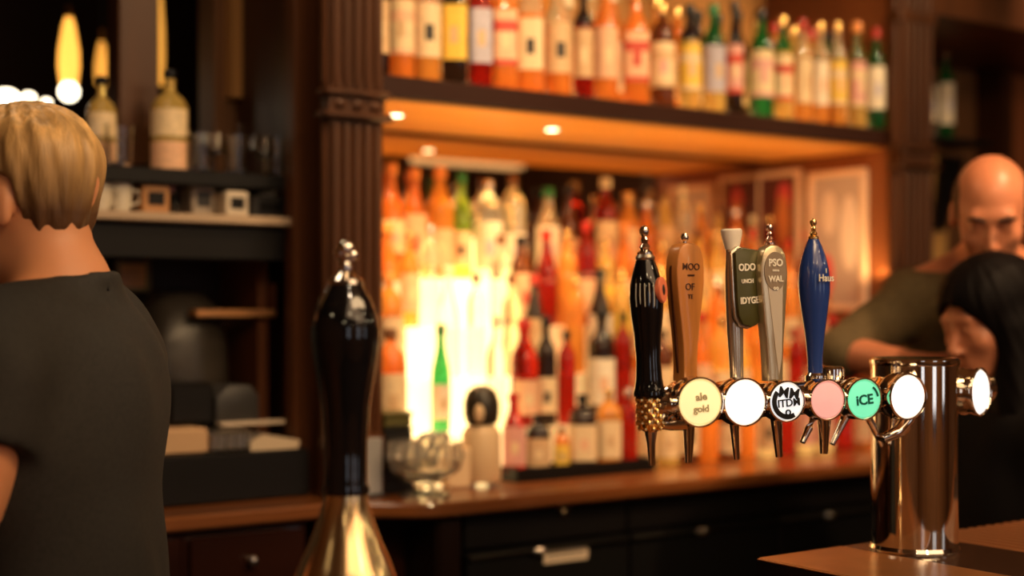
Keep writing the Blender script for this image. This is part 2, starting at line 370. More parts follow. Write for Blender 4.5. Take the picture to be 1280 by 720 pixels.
# ------------------------------------------------------------------ bottles
PROF = {
 'whisky': [(.0, .0), (.90, 0), (1, .02), (1, .60), (.93, .68), (.55, .77), (.40, .82), (.38, .95), (.44, .955), (.44, .975), (.36, .98)],
 'tall': [(.0, .0), (.90, 0), (1, .015), (1, .66), (.92, .72), (.5, .78), (.38, .82), (.36, .955), (.42, .96), (.42, .975), (.36, .98)],
 'slope': [(.0, .0), (.90, 0), (1, .015), (1, .50), (.93, .58), (.62, .70), (.42, .80), (.37, .88), (.36, .96), (.42, .965), (.36, .98)],
 'squat': [(.0, .0), (.90, 0), (1, .03), (1, .66), (.9, .76), (.5, .83), (.32, .86), (.30, .955), (.36, .96), (.30, .98)],
 'gin': [(.0, .0), (.88, 0), (1, .02), (1.02, .35), (.98, .62), (.85, .71), (.45, .79), (.36, .84), (.35, .96), (.41, .965), (.35, .98)],
}
GL = {
 'amber': ((.95, .42, .08), .55), 'orange': ((1.0, .34, .06), .6), 'red': ((.42, .02, .012), .75), 'yellow': ((1.0, .70, .20), .65), 'pale': ((1.0, .90, .62), .8),
 'clear': ((.97, .94, .84), .9), 'green': ((.03, .30, .08), .8), 'lime': ((.45, .75, .10), .8), 'dark': ((.035, .018, .012), .5), 'brown': ((.20, .06, .02), .6), 'olive': ((.25, .28, .06), .7)}
LB = {'cream': (.84, .64, .38), 'white': (.88, .78, .60), 'yellow': (.90, .58, .08), 'lavender': (.50, .46, .55), 'peach': (.85, .50, .30), 'red': (.60, .07, .04), 'black': (.03, .025, .02), 'green': (.06, .25, .10), 'pink': (.75, .38, .32), 'tan': (.68, .45, .24)}
CP = {'black': (.01, .01, .01), 'gold': (.85, .55, .2), 'red': (.5, .03, .02), 'cream': (.85, .75, .5), 'green': (.03, .2, .06), 'yellow': (.85, .65, .08), 'orange': (.85, .32, .08), 'silver': (.8, .75, .7), 'brown': (.2, .08, .03)}
def gmat(k): c, tr = GL[k]; return mat('glass_'+k, c, .025, trans=tr, ior=1.40)
def lmat(k): return mat('label_'+k, LB[k], .55, noise=(90, .12, (1, 1, 1)))
def cmat(k): return mat('cap_'+k, CP[k], .25, .9 if k in ('gold', 'silver') else 0)
cache = {}
def bmesh_(key, fn):
    if key not in cache: cache[key] = fn()
    return cache[key]
def bottle(px, v, z, h, r, typ, g, lab, cap, label, group, band=None, lz=(.16, .56), rot=None, top=None, square=False, rows=2):
    u = uat(px, v); loc = B(u, v, z)
    rz = (TH*.35+random.uniform(-.25, .25)) if rot is None else rot
    t = thing('liquor_bottle', label, 'bottle', loc, rz, group)
    sq = 4.5 if square else 2.0; pr = [(a*r, b*h) for a, b in PROF[typ]]
    def mk():
        m = M(); tp = top or g
        m.lathe(pr, 20, 0, sq=sq, split=(lambda zz: 0 if zz < h*.60 else 1)); return m.mesh('bottle_body', [gmat(g), gmat(tp)], ang=50)
    o = bpy.data.objects.new('glass_body', bmesh_(('b', typ, g, top, round(h, 3), round(r, 3), square), mk)); COL.objects.link(o); o.parent = t
    if lab:
        def mk():
            m = M(); a, b = lz; q = r*1.012+.0006
            kk = 'x'
            def sp(zz):
                f = (zz/h-a)/(b-a)
                return 1 if (.62 < f < .80 or f < .12) else 0
            n = 10
            m.lathe([(q, h*(a+(b-a)*i/n)) for i in range(n+1)], 16, 0, sq=sq, arc=(math.radians(-90-72), math.radians(-90+72)), split=sp)
            for ii in range(3, 6):
                for jj in range(6, 10): m.mi[ii*16+jj] = 2
            em = {'white': ['tan', 'peach', 'lavender'], 'cream': ['tan', 'peach', 'pink', 'black'], 'peach': ['cream', 'red'], 'tan': ['black', 'cream'], 'yellow': ['tan', 'peach'], 'lavender': ['tan'], 'pink': ['cream']}.get(lab, ['cream']); em = em[(len(cache)) % len(em)]
            me = m.mesh('bottle_label', [lmat(lab), lmat(band or lab), lmat(em)]); return me
        o = bpy.data.objects.new('paper_label', bmesh_(('l', lab, band, round(h, 3), round(r, 3), lz, square), mk)); COL.objects.link(o); o.parent = t
    if cap:
        def mk():
            cr = pr[-2][0]*1.15; return M().lathe([(cr, h*.90), (cr*1.02, h*.905), (cr, h*.99), (cr*.9, h), (0, h)], 16).mesh('bottle_cap', cmat(cap))
        o = bpy.data.objects.new('cap', bmesh_(('c', cap, typ, round(h, 3), round(r, 3)), mk)); COL.objects.link(o); o.parent = t
    return t
GN = {'amber': 'amber', 'orange': 'orange', 'red': 'dark red', 'yellow': 'golden', 'pale': 'pale gold', 'clear': 'clear', 'green': 'green', 'lime': 'bright green', 'dark': 'near-black', 'brown': 'brown', 'olive': 'olive green'}
ORD = ['first', 'second', 'third', 'fourth', 'fifth', 'sixth', 'seventh', 'eighth', 'ninth', 'tenth', 'eleventh', 'twelfth', 'thirteenth', 'fourteenth', 'fifteenth', 'sixteenth', 'seventeenth', 'eighteenth', 'nineteenth', 'twentieth', 'twenty-first', 'twenty-second', 'twenty-third', 'twenty-fourth', 'twenty-fifth', 'twenty-sixth', 'twenty-seventh']
# upper shelf, front row: px, width px, height m, type, glass, label, cap, band, square, top
up = [(476, 22, .30, 'tall', 'dark', 'tan', 'black', None, 0, None), (502, 34, .31, 'whisky', 'orange', 'cream', 'gold', 'peach', 0, None), (533, 37, .31, 'whisky', 'amber', 'cream', 'red', None, 0, 'clear'),
 (568, 32, .32, 'whisky', 'dark', 'yellow', 'gold', None, 1, None), (599, 30, .32, 'tall', 'red', 'lavender', 'black', None, 1, None), (630, 32, .33, 'whisky', 'orange', 'peach', 'orange', 'red', 1, None),
 (663, 33, .31, 'squat', 'orange', 'cream', 'gold', None, 1, 'pale'), (697, 36, .31, 'whisky', 'orange', 'tan', 'cream', None, 0, 'pale'), (729, 26, .30, 'tall', 'red', 'tan', 'black', None, 0, 'dark'),
 (757, 32, .32, 'whisky', 'orange', 'peach', 'gold', None, 0, None), (795, 32, .32, 'whisky', 'orange', 'peach', 'gold', 'red', 1, None), (828, 32, .29, 'squat', 'brown', 'cream', 'gold', 'tan', 0, None),
 (862, 28, .30, 'tall', 'yellow', 'yellow', 'black', 'cream', 0, 'dark'), (892, 30, .31, 'gin', 'yellow', 'lavender', 'green', None, 0, 'green'), (918, 22, .33, 'slope', 'dark', 'pink', 'black', 'red', 0, None),
 (952, 30, .32, 'gin', 'green', 'cream', 'black', 'pink', 0, None), (978, 25, .31, 'tall', 'yellow', 'cream', 'gold', 'red', 0, 'green'), (1003, 23, .31, 'whisky', 'amber', 'cream', 'red', None, 0, 'pale'),
 (1025, 22, .31, 'whisky', 'amber', 'white', 'gold', None, 0, 'pale'), (1047, 22, .31, 'whisky', 'amber', 'yellow', 'gold', 'cream', 0, 'pale'), (1071, 23, .32, 'whisky', 'yellow', 'pink', 'orange', 'cream', 0, 'olive'), (1095, 23, .31, 'gin', 'green', 'white', 'red', None, 0, None)]
for i, (px, wp, h, ty, g, l, c, bd, sq, tp) in enumerate(up):
    v = .07 if px < 1040 else .035; r = wp/2*dep(px, v)/F*.98
    lb = f'{GN[g]} glass bottle with {l} label, {ORD[i]} from left in the long shelf front row'
    bottle(px, v, Z0, h, min(r, .037), ty, g, l, c, lb, 'bottles in the front row on the long shelf', band=bd, square=bool(sq), top=tp, lz=(.20, .62))
rnd = random.Random(3)
px = 488; i = 0
while px < 1100:
    g, c = rnd.choice([('amber', 'gold'), ('orange', 'gold'), ('yellow', 'gold'), ('clear', 'silver'), ('orange', 'cream'), ('brown', 'black'), ('amber', 'red'), ('pale', 'cream')]) if px < 860 else rnd.choice([('yellow', 'gold'), ('green', 'black'), ('amber', 'red'), ('dark', 'black')])
    l = rnd.choice(['cream', 'peach', 'tan', 'white']); ty = rnd.choice(['whisky', 'tall', 'slope', 'gin'])
    bottle(px, .19, Z0, rnd.choice([.30, .32, .34]), .033, ty, g, l, c, f'{GN[g]} bottle, {ORD[i]} from left in the row behind the long shelf front row', 'bottles in the second row on the long shelf', rot=rnd.uniform(-.4, .9))
    px += .078*1778*(CT-ST*(px-640)/F)**1/dep(px, .19); i += 1
# lower display: hand-placed bottles first, the rest filled in by region
tierz = [ZC]+TZ; tierv = [.045, .15, .25, .35, .46]
rown = ['on the worktop against the lit steps', 'on the lowest lit step', 'on the second lit step', 'on the third lit step', 'on the topmost lit step']
spec_ = {4: [(489, .31, .036, 'slope', 'orange', 'cream', 'orange'), (518, .30, .034, 'slope', 'orange', 'peach', 'orange'), (550, .31, .038, 'whisky', 'amber', 'peach', 'orange'), (577, .30, .030, 'slope', 'lime', 'cream', 'green'),
             (610, .28, .040, 'squat', 'clear', 'white', 'silver'), (641, .30, .038, 'squat', 'pale', 'white', 'brown'), (685, .27, .036, 'slope', 'pale', 'white', 'olive'), (711, .28, .028, 'slope', 'brown', 'tan', 'black'), (731, .30, .032, 'slope', 'orange', 'peach', 'yellow'), (757, .31, .034, 'tall', 'red', 'cream', 'cream'),
             (785, .27, .034, 'whisky', 'amber', 'cream', 'gold')],
         3: [(484, .27, .034, 'slope', 'orange', 'white', 'orange'), (683, .27, .032, 'slope', 'red', None, 'red')],
         2: [(486, .27, .036, 'squat', 'amber', 'cream', 'orange'), (668, .27, .030, 'slope', 'dark', 'tan', 'red'), (690, .29, .038, 'gin', 'red', None, 'red'), (750, .29, .034, 'slope', 'dark', 'white', 'black')],
         1: [(488, .26, .040, 'squat', 'orange', 'cream', 'brown'), (551, .27, .024, 'slope', 'green', 'white', 'green'), (655, .28, .036, 'whisky', 'red', 'peach', 'red'), (752, .31, .036, 'tall', 'dark', 'white', 'black')],
         0: [(642, .20, .028, 'slope', 'red', 'pink', 'red'), (672, .145, .030, 'squat', 'dark', 'tan', 'black'), (702, .11, .018, 'squat', 'orange', 'yellow', 'black'), (728, .19, .033, 'squat', 'dark', 'cream', 'black'), (761, .20, .030, 'squat', 'amber', 'cream', 'gold'), (786, .20, .024, 'tall', 'red', None, 'silver')]}
def region(px, k):
    if px < 512: return [('orange', 'cream', 'orange'), ('amber', 'peach', 'gold'), ('orange', 'white', 'red')]
    if px < 650: return [('clear', None, 'silver'), ('pale', None, 'gold'), ('pale', None, 'brown'), ('clear', None, 'cream'), ('yellow', None, 'silver'), ('pale', None, 'cream'), ('clear', None, 'brown')]
    if px < 800: return [('red', 'peach', 'red'), ('dark', 'tan', 'black'), ('amber', None, 'gold'), ('brown', 'peach', 'black'), ('orange', 'tan', 'orange'), ('dark', 'cream', 'black'), ('yellow', 'yellow', 'gold'), ('red', None, 'black'), ('brown', None, 'gold'), ('green', 'cream', 'green'), ('pale', 'tan', 'silver')]
    if px < 960: return [('amber', None, 'gold'), ('yellow', 'cream', 'gold'), ('orange', None, 'silver'), ('yellow', None, 'black'), ('pale', 'tan', 'cream'), ('orange', 'peach', 'red'), ('brown', 'cream', 'black'), ('yellow', 'tan', 'brown')]
    return [('orange', 'peach', 'red'), ('red', 'cream', 'gold'), ('amber', 'cream', 'orange'), ('red', None, 'red'), ('pale', 'pink', 'silver')]
for k in (4, 3, 2, 1, 0):
    v = tierv[k] if k else .02; lst = []
    for s_ in spec_[k]: lst.append((s_[0], s_[1:]))
    px = 484+rnd.uniform(0, 8) if k else 806
    while px < 1088:
        if all(abs(px-q[0]) > (q[1][1]+.030)*F/dep(px, v)*.86 for q in lst if len(q[1]) == 6):
            if not (k == 0 and px < 806):
                g, l, c = rnd.choice(region(px, k))
                if 512 < px < 632 and k in (1, 2, 3) and rnd.random() < .45: px += 9; continue
                hh = rnd.choice([.25, .27, .29, .30]) if k else rnd.choice([.17, .20, .22])
                if px > 880 and k == 4: hh = rnd.choice([.22, .24])
                lst.append((px, (hh, rnd.choice([.025, .028, .031]), rnd.choice(['whisky', 'tall', 'slope', 'gin', 'squat']), g, l, c)))
            px += .064*F*.75/dep(px, v)
        px += 3
    lst.sort(key=lambda q: q[0])
    # drop overlaps
    out = []
    for q in lst:
        if out:
            du = uat(q[0], v)-uat(out[-1][0], v)
            if du < (q[1][1]+out[-1][1][1])+.001:
                sp_prev = out[-1] in [(s_[0], s_[1:]) for s_ in spec_[k]]
                if not sp_prev and q in [(s_[0], s_[1:]) for s_ in spec_[k]]: out.pop()
                else: continue
            if out and uat(q[0], v)-uat(out[-1][0], v) < (q[1][1]+out[-1][1][1])+.001: continue
        out.append(q)
    for i, (px, (h, r, ty, g, l, c)) in enumerate(out):
        if c == 'olive': c = 'green'
        dz = tierz[k]+(.014 if (k == 0 and px < 800) else 0)
        lab = f'{GN[g]} bottle' + (f' with {l} label' if l else '') + f', {ORD[i]} from left {rown[k]}'
        bottle(px, v if k else (.0 if px < 800 else .045), dz, h, r, ty, g, l, c, lab, 'bottles '+rown[k], square=(k == 0 and px < 770), lz=(.12, .60) if k == 0 else rnd.choice([(.16, .56), (.22, .50), (.12, .44), (.10, .58)]), rot=None if k else .1)
# tray the small bottles stand in
a, b = uat(632, 0), uat(800, 0)
t = thing('bottle_tray', 'low black tray holding small bottles on the worktop', 'tray', B((a+b)/2, 0, ZC), TH)
part('tray_base', M(MB_).box((a, -.05, ZC), (b, .05, ZC+.012), ch=.002), blackm, t)
part('tray_rim', M(MB_).box((a, -.056, ZC), (b, -.050, ZC+.035), ch=.002).box((a, .050, ZC), (b, .056, ZC+.03), ch=.002).box((a-.006, -.056, ZC), (a, .056, ZC+.035), ch=.002).box((b, -.056, ZC), (b+.006, .056, ZC+.035), ch=.002), blackm, t)
# slim glowing strip added between the long shelf's bottle rows for glints
t = thing('glint_strip', 'slim glowing strip added to light the bottle bases between the two rows on the long shelf', 'strip light', B(.85, .132, Z0), TH)
part('channel', M(MB_).box((us0+.03, .118, Z0), (us1-.03, .146, Z0+.004), ch=.001), steel, t)
part('diffuser', M(MB_).box((us0+.035, .121, Z0+.004), (us1-.035, .143, Z0+.014), ch=.002), mat('strip_glow', (1, .8, .5), .5, emit=(1, .62, .24), es=8), t)
# two bottles on the small right shelf
vs = .3
t = thing('wall_shelf', 'small black bracketed shelf right of the fluted column', 'shelf', B(uat(1180, vs), vs, zat(1180, 180, vs)), TH)
zs = zat(1180, 174, vs)
part('board', M(MB_).box((uR2+.01, vs-.06, zs-.02), (uat(1222, vs), .56, zs), ch=.003), blackm, t)
part('bracket', M(MB_).prism([(uat(1195, .45), zs-.02), (uat(1222, .45), zs-.02), (uat(1196, .45), zs-.30), (uat(1185, .45), zs-.30)], .50, .56), blackm, t)
bottle(1162, vs, zs, .26, .024, 'tall', 'clear', 'white', 'silver', 'clear bottle with white label on the small shelf right of the column', 'bottles on the small right shelf', lz=(.2, .66))
bottle(1182, vs, zs, .31, .028, 'gin', 'green', 'white', 'brown', 'green bottle with white label on the small shelf right of the column', 'bottles on the small right shelf', lz=(.16, .62))
a, b = uat(1150, .5), uat(1192, .5)
struct('trim_8', M(MB_).box((a, .53, zat(1170, 400, .5)), (b, .56, zs-.02)), mat('yellow_panel', (.75, .42, .13), .6))

# ------------------------------------------------------------------ worktop clutter
# crystal bowl
c = W(531, 600, -.13); zb = ZC
t = thing('crystal_bowl', 'cut crystal footed bowl on the worktop corner', 'bowl', (c.x, c.y, zb))
T0 = Matrix.Translation((c.x, c.y, zb))
T0 = T0 @ Matrix.Diagonal((1.22, 1.22, 1.15, 1)); m = M(); n = 28
prof = [(.0, .0), (.042, 0), (.046, .006), (.020, .014), (.016, .024), (.040, .034), (.062, .052), (.070, .078), (.066, .108), (.062, .108), (.064, .078), (.055, .056), (.03, .042), (.0, .040)]
rings = []
for r, z in prof[1:-1]:
    rings.append([(r*(1+(.05 if (j+int(z*60)) % 2 else -.05))*math.cos(2*math.pi*j/n), r*(1+(.05 if (j+int(z*60)) % 2 else -.05))*math.sin(2*math.pi*j/n), z) for j in range(n)])
m.loft(rings, 0, T0); part('bowl', m, mat('cut_crystal', (1, .97, .90), .03, trans=.92), t, ang=10)
m = M()
for k in range(14):
    aa = k*2.4; rr = .008+.040*((k*37) % 10)/10
    m.box((-.014, -.014, -.012), (.014, .014, .012), 0, T0 @ Matrix.Translation((rr*math.cos(aa), rr*math.sin(aa), .066+.022*(k % 3))) @ Matrix.Rotation(k*1.1, 4, (1, .6, .3)), ch=.004)
ic = M(); ic.v, ic.f, ic.mi = m.v, m.f, m.mi
o = single('ice_cubes', ic, mat('ice', (1, .96, .88), .04, trans=.85), 'clear ice cubes heaped in the crystal bowl', 'ice', (c.x, c.y, zb+.06), kind='stuff')
# menu card, napkin block, jar
def card(px0, px1, y0, v, mt, label, name='menu_card', th=.02):
    a, b = uat(px0, v), uat(px1, v); z1 = zat(px0, y0, v); rz = TH
    t = thing(name, label, 'card holder', B((a+b)/2, v, ZC), TH)
    part('card', M(MB_).box((a, v-th/2, ZC+.006), (b, v+th/2, z1), ch=.002), mt, t); part('foot', M(MB_).box((a-.004, v-.025, ZC), (b+.004, v+.03, ZC+.006), ch=.001), charcoal, t)
card(478, 520, 552, -.02, mat('tan_card', (.78, .52, .30), .6), 'tan card standing behind the crystal bowl')
card(452, 474, 548, -.06, mat('grey_card', (.34, .33, .32), .5), 'grey card standing behind the big black pump handle', th=.03)
c = B(uat(602, -.05), -.05, ZC); T0 = Matrix.Translation(c)
t = thing('storage_jar', 'tall tan jar with a black domed lid right of the crystal bowl', 'jar', c, TH*.3)
T1 = T0 @ Matrix.Rotation(TH*.3, 4, 'Z')
part('jar_body', M().lathe([(.0, .012), (.044, .012), (.047, .018), (.047, .125), (.040, .138), (.030, .146)], 28, 0, T1), mat('tan_ceramic', (.80, .56, .32), .4), t)
part('lid', M().lathe([(.030, .146), (.038, .150), (.043, .168), (.043, .20), (.034, .226), (.018, .238), (0, .241)], 28, 0, T1), mat('lid_black', (.03, .022, .014), .35), t, 'black domed lid')
part('lid_spout', M().ball((-.012, -.040, .175), (.012, .010, .022), 0, 10, T1), mat('tan_ceramic'), t)
for q in range(4): part('foot', M().lathe([(.008, 0), (.008, .013)], 12, 0, T1 @ Matrix.Translation((.032*math.cos(q*math.pi/2+.7), .032*math.sin(q*math.pi/2+.7), 0))), steel, t)
c = B(uat(570, -.03), -.03, ZC)
single('napkin_block', M(Matrix.Translation(c) @ Matrix.Rotation(TH*.5, 4, 'Z')).box((-.03, -.03, 0), (.03, .03, .095), ch=.004), mat('napkin_tan', (.82, .60, .36), .7), 'stack of tan paper napkins between the crystal bowl and the tan jar', 'napkins', c, TH*.5)
# stack of dark boxes
z = ZC
for i, (h, cname, cc) in enumerate([(.055, 'box_slate', (.02, .022, .026)), (.035, 'box_black', (.012, .011, .01)), (.032, 'box_brown', (.035, .025, .018)), (.03, 'box_black', (.012, .011, .01)), (.035, 'box_olive', (.10, .085, .02))]):
    v = .0; a, b = uat(466, v), uat(503-i*.8, v)
    t = thing('stacked_box', ['slate grey box at the bottom of the dark stack by the left column', 'black box second from the bottom of the dark stack', 'dark brown box in the middle of the dark stack', 'black box just below the olive top box of the stack', 'olive box on top of the dark stack by the left column'][i], 'box', B((a+b)/2, v, z), TH, 'dark boxes stacked by the left column')
    part('box_body', M(MB_).box((a, v-.055, z), (b, v+.055, z+h*.7), ch=.003), mat(cname, cc, .4), t)
    part('box_lid', M(MB_).box((a-.003, v-.058, z+h*.7), (b+.003, v+.058, z+h-.001), ch=.003), mat(cname, cc, .4), t)
    z += h
# ------------------------------------------------------------------ cash register on the left worktop
v = .02; a, b = uat(150, v), uat(388, v)
t = thing('cash_register', 'black cash register with tan and silver keyboard on the left worktop', 'cash register', B((a+b)/2, v+.1, ZC), TH)
zt = zat(300, 566, v)
part('cash_drawer', M(MB_).box((a, v, ZC), (b, v+.22, zt), ch=.006), blackm, t)
a1, b1 = uat(190, v), uat(268, v)
part('tan_panel', M(MB_).box((a1, v+.03, zt), (b1, v+.20, zt+.055), ch=.005), mat('tan_plastic', (.52, .32, .17), .5), t)
a2, b2 = uat(270, v), uat(325, v)
kb = part('keyboard', M(MB_).box((a2, v+.03, zt), (b2, v+.20, zt+.045), ch=.005), steel, t)
m = M(MB_)
for i in range(5):
    for j in range(3): m.box((a2+.012+i*.022, v+.022, zt+.006+j*.013), (a2+.028+i*.022, v+.031, zt+.015+j*.013), ch=.001)
part('keys', m, mat('key_mixed', (.10, .08, .06), .5), kb)
a3, b3 = uat(318, v), uat(378, v)
part('paper_flap', M(MB_).prism([(a3, zt), (b3, zt), (b3+.005, zt+.018), (a3+.03, zt+.035), (a3, zt+.02)], v+.02, v+.22), mat('flap_tan', (.55, .42, .28), .5), t)
a4, b4 = uat(268, .15), uat(322, .15); z4 = zt+.055
sc = part('display_head', M(MB_).prism([(a4, z4), (b4, z4), (b4, z4+.06), (b4-.02, z4+.085), (a4+.03, z4+.085), (a4, z4+.06)], .14, .24, ch=.006), charcoal, t)
part('display_neck', M(MB_).box((a4+.03, .16, zt), (b4-.03, .22, z4)), blackm, t)
part('display_ledge', M(MB_).box((a4, .11, z4-.004), (b4+.05, .14, z4+.004), ch=.001), mat('pale_strip', (.5, .40, .30), .5), sc)
a5, b5 = uat(205, .15), uat(262, .15)
part('printer', M(MB_).box((a5, .12, zt+.056), (b5, .28, zt+.15), ch=.01), blackm, t)
# black rounded machine behind
c = B(uat(222, .38), .38, ZC)
t = thing('bar_machine', 'black machine with a tall rounded leather-like hood behind the cash register', 'machine', c, TH)
T1 = Matrix.Translation(c) @ Matrix.Rotation(TH, 4, 'Z')
leath = mat('black_vinyl', (.035, .028, .022), .3, noise=(12, .4, (1, 1, 1)), bump=.3)
part('hood', M().lathe([(.12, .12), (.125, .2), (.12, .34), (.10, .42), (.06, .46), (0, .47)], 28, 0, T1, sq=2.6, sx=.95, sy=.8), leath, t)
part('base', M(T1).box((-.11, -.1, 0), (.11, .1, .12), ch=.01), blackm, t)
m = M(T1 @ Matrix.Translation((0, -.02, 0))); m.lathe([(.09, .12), (.092, .3), (.08, .38), (.05, .42), (0, .43)], 24, 0, Matrix.Translation((-.16, 0, 0)), sq=2.4)
part('side_hood', m, leath, t)

# ------------------------------------------------------------------ left recess: shelves, glasses, lamps in place of reflections
vf = .15; vk = .5
def zpx(px, py, v=vf): return zat(px, py, v)
uE = uat(356, vf); uA = uat(-40, vf)
struct('trim_9', M(MB_).box((uE, vf-.05, 0), (uat(391, vf), vf+.0, 3.0), ch=.004), mat('stile_wood', (.13, .042, .012), .4, noise=(5, .4, (1, 1, .12))))
struct('trim_10', M(MB_).box((uat(137, .42), .36, zat(150, 210, .42)), (uat(187, .42), .44, 3.0), ch=.004), wood_dark)
struct('trim_11', M(MB_).box((uA-.8, .50, 0), (uE+.12, .54, zat(240, 300, .5))), mat('recess_panel', (.03, .012, .006), .5))
struct('trim_12', M(MB_).box((uat(318, .3), .28, ZC), (uE+.02, .50, zat(300, 300, .3))), wood_panel)
zA = zpx(240, 212); zBt = zpx(240, 268)
t = thing('glass_shelf', 'upper dark shelf of glasses left of the column', 'shelf', B((uA+uE)/2, vf, zA-.03), TH)
part('board', M(MB_).box((uA, vf, zA-.035), (uE, vk, zA), ch=.003), blackm, t)
t = thing('pale_shelf', 'pale-edged lower shelf with cups and clutter left of the column', 'shelf', B((uA+uE)/2, vf-.03, zBt-.03), TH)
part('board', M(MB_).box((uA, vf-.03, zBt-.02), (uE+.03, vk, zBt), ch=.003), mat('pale_edge', (.50, .36, .24), .45), t)
part('apron', M(MB_).box((uA, vf+.0, zBt-.10), (uE, vf+.03, zBt-.022), ch=.003), blackm, t)
part('bracket', M(MB_).box((uA, vf+.03, zBt-.06), (uE, vk, zBt-.022), ch=.003), blackm, t)
def tumbler(px, v, z, r, h, label, stem=False):
    c = B(uat(px, v), v, z); T1 = Matrix.Translation(c); t = thing('wine_glass' if stem else 'tumbler', label, 'glass', c)
    if stem:
        part('bowl', M().lathe([(.004, h*.45), (r*.7, h*.52), (r, h*.7), (r*.85, h), (r*.8, h), (r*.94, h*.7), (r*.6, h*.55), (0, h*.5)], 20, 0, T1), glassc, t)
        part('stem', M().lathe([(r*.8, 0), (r*.8, .002), (.004, .008), (.004, h*.46)], 16, 0, T1), glassc, t)
    else:
        part('glass_wall', M().lathe([(0, 0), (r*.85, 0), (r, h), (r*.93, h), (r*.78, .012), (0, .012)], 20, 0, T1), glassc, t)
for i, px in enumerate((118, 150, 250, 268, 296, 330, 346)):
    tumbler(px, .22, zA, .030, .095, ['clear tumbler leftmost on the upper dark shelf', 'clear tumbler in front of the dark post', 'clear tumbler just right of the tall lit bottle', 'clear wine glass third from the right end of the upper dark shelf' , 'clear tumbler in the middle of the gap on the upper dark shelf', 'clear wine glass near the wooden stile on the upper shelf', 'clear tumbler against the wooden stile on the upper shelf'][i], i in (3, 5))
def lit_bottle(px, v, z, h, r, label):
    c = B(uat(px, v), v, z); T1 = Matrix.Translation(c); t = thing('decanter', label, 'bottle', c)
    part('glass_body', M().lathe([(0, 0), (r*.9, 0), (r, .01), (r, h*.62), (r*.8, h*.7), (r*.3, h*.78), (r*.28, h*.93)], 24, 0, T1), gmat('yellow'), t)
    part('paper_label', M().lathe([(r*1.015, h*.34), (r*1.015, h*.6)], 20, 0, T1, arc=(math.radians(-170), math.radians(-10))), lmat('cream'), t)
    part('lower_label', M().lathe([(r*1.015, h*.03), (r*1.015, h*.29)], 20, 0, T1, arc=(math.radians(-170), math.radians(-10))), lmat('peach'), t, 'peach lower label')
    part('stopper', M().lathe([(r*.3, h*.90), (r*.36, h*.92), (r*.36, h*.98), (0, h)], 16, 0, T1), cmat('black'), t)
lit_bottle(212, .26, zA, .24, .042, 'tall golden bottle with cream label on the upper dark shelf')
lit_bottle(127, .32, zA, .22, .034, 'golden bottle with cream label left of the dark post')
# things on the pale shelf
def cup(px, label, r=.026, h=.065):
    c = B(uat(px, .2), .2, zBt); T1 = Matrix.Translation(c); t = thing('cup', label, 'cup', c)
    cm = mat('white_china', (.75, .68, .55), .3)
    part('cup_body', M().lathe([(0, 0), (r*.75, 0), (r, h*.5), (r, h), (r*.9, h), (r*.88, .01), (0, .01)], 20, 0, T1), cm, t)
    part('handle', M(T1).tube([(r*.9, 0, h*.8), (r*1.6, 0, h*.7), (r*1.6, 0, h*.35), (r*.9, 0, h*.25)], .004), cm, t)
cup(124, 'white china cup at the left of the pale shelf'); cup(150, 'white china cup beside the tan box on the pale shelf')
def pbox(px0, px1, y0, v, mt, name, label, cat, hole=None):
    a, b = uat(px0, v), uat(px1, v); z1 = zat((px0+px1)/2, y0, v); t = thing(name, label, cat, B((a+b)/2, v, zBt), TH)
    part('case', M(MB_).box((a, v-.03, zBt), (b, v+.05, z1), ch=.004), mt, t)
    if hole: part('front', M(MB_).box((a+(b-a)*.2, v-.033, zBt+(z1-zBt)*.3), (a+(b-a)*.8, v-.029, zBt+(z1-zBt)*.75), ch=.001), hole, t)
pbox(172, 206, 232, .2, mat('tan_box', (.5, .24, .09), .5), 'wooden_box', 'tan wooden box on the pale shelf beside the cups', 'box', blackm)
pbox(234, 262, 230, .24, mat('silver_box', (.55, .46, .36), .4), 'tea_tin', 'pale tin with a dark window on the pale shelf', 'tin', charcoal)
pbox(276, 304, 240, .18, mat('white_box', (.65, .55, .42), .4), 'small_radio', 'small pale box with a black front on the pale shelf', 'box', blackm)
pbox(308, 352, 246, .22, charcoal, 'speaker_box', 'long charcoal box at the right end of the pale shelf', 'box', blackm)
pbox(262, 352, 232, .36, mat('beige_box', (.50, .42, .33), .5), 'storage_box', 'long beige box behind the charcoal one on the pale shelf', 'box')
c = B(uat(216, .2), .2, zBt); T1 = Matrix.Translation(c); t = thing('flower_vase', 'small dark vase of pink flowers on the pale shelf', 'vase', c)
part('vase', M().lathe([(0, 0), (.014, 0), (.02, .02), (.009, .045), (.011, .05)], 16, 0, T1), black, t)
for dx, dz in ((-.008, .07), (.008, .078), (0, .088)): part('flower', M(T1).ball((dx, 0, dz), (.011, .011, .009), 0, 8).tube([(0, 0, .045), (dx, 0, dz)], .0015, 6), mat('pink_petal', (.55, .25, .28), .6), t)
# small amber pictures low on the recess wall, and the wooden ledge
for i, (x0, x1) in enumerate(((96, 134), (144, 190))):
    v = .46; a, b = uat(x0, v), uat(x1, v); z1, z0 = zat(165, 325, v), zat(165, 366, v)
    t = thing('amber_picture', ['small amber picture partly behind the fair-haired man', 'small amber picture in a dark frame below the pale shelf'][i], 'picture', B((a+b)/2, v, z0), TH)
    part('frame', M(MB_).box((a, v, z0), (b, v+.03, z1), ch=.004), mat('bronze_frame', (.16, .12, .05), .35, .6), t)
    part('print', M(MB_).box((a+.012, v-.003, z0+.012), (b-.016, v+.001, z1-.010)), mat('amber_print', (.75, .30, .06), .35, noise=(14, .3, (1, 1, 1))), t)
c = B(uat(190, .42), .44, zat(190, 318, .42))
single('cabinet_knob', M().ball(c, .014).cyl(c, c+Vector((-ST*.05, CT*.05, 0)), .006), brass, 'round yellow brass knob above the small amber picture', 'knob', c)
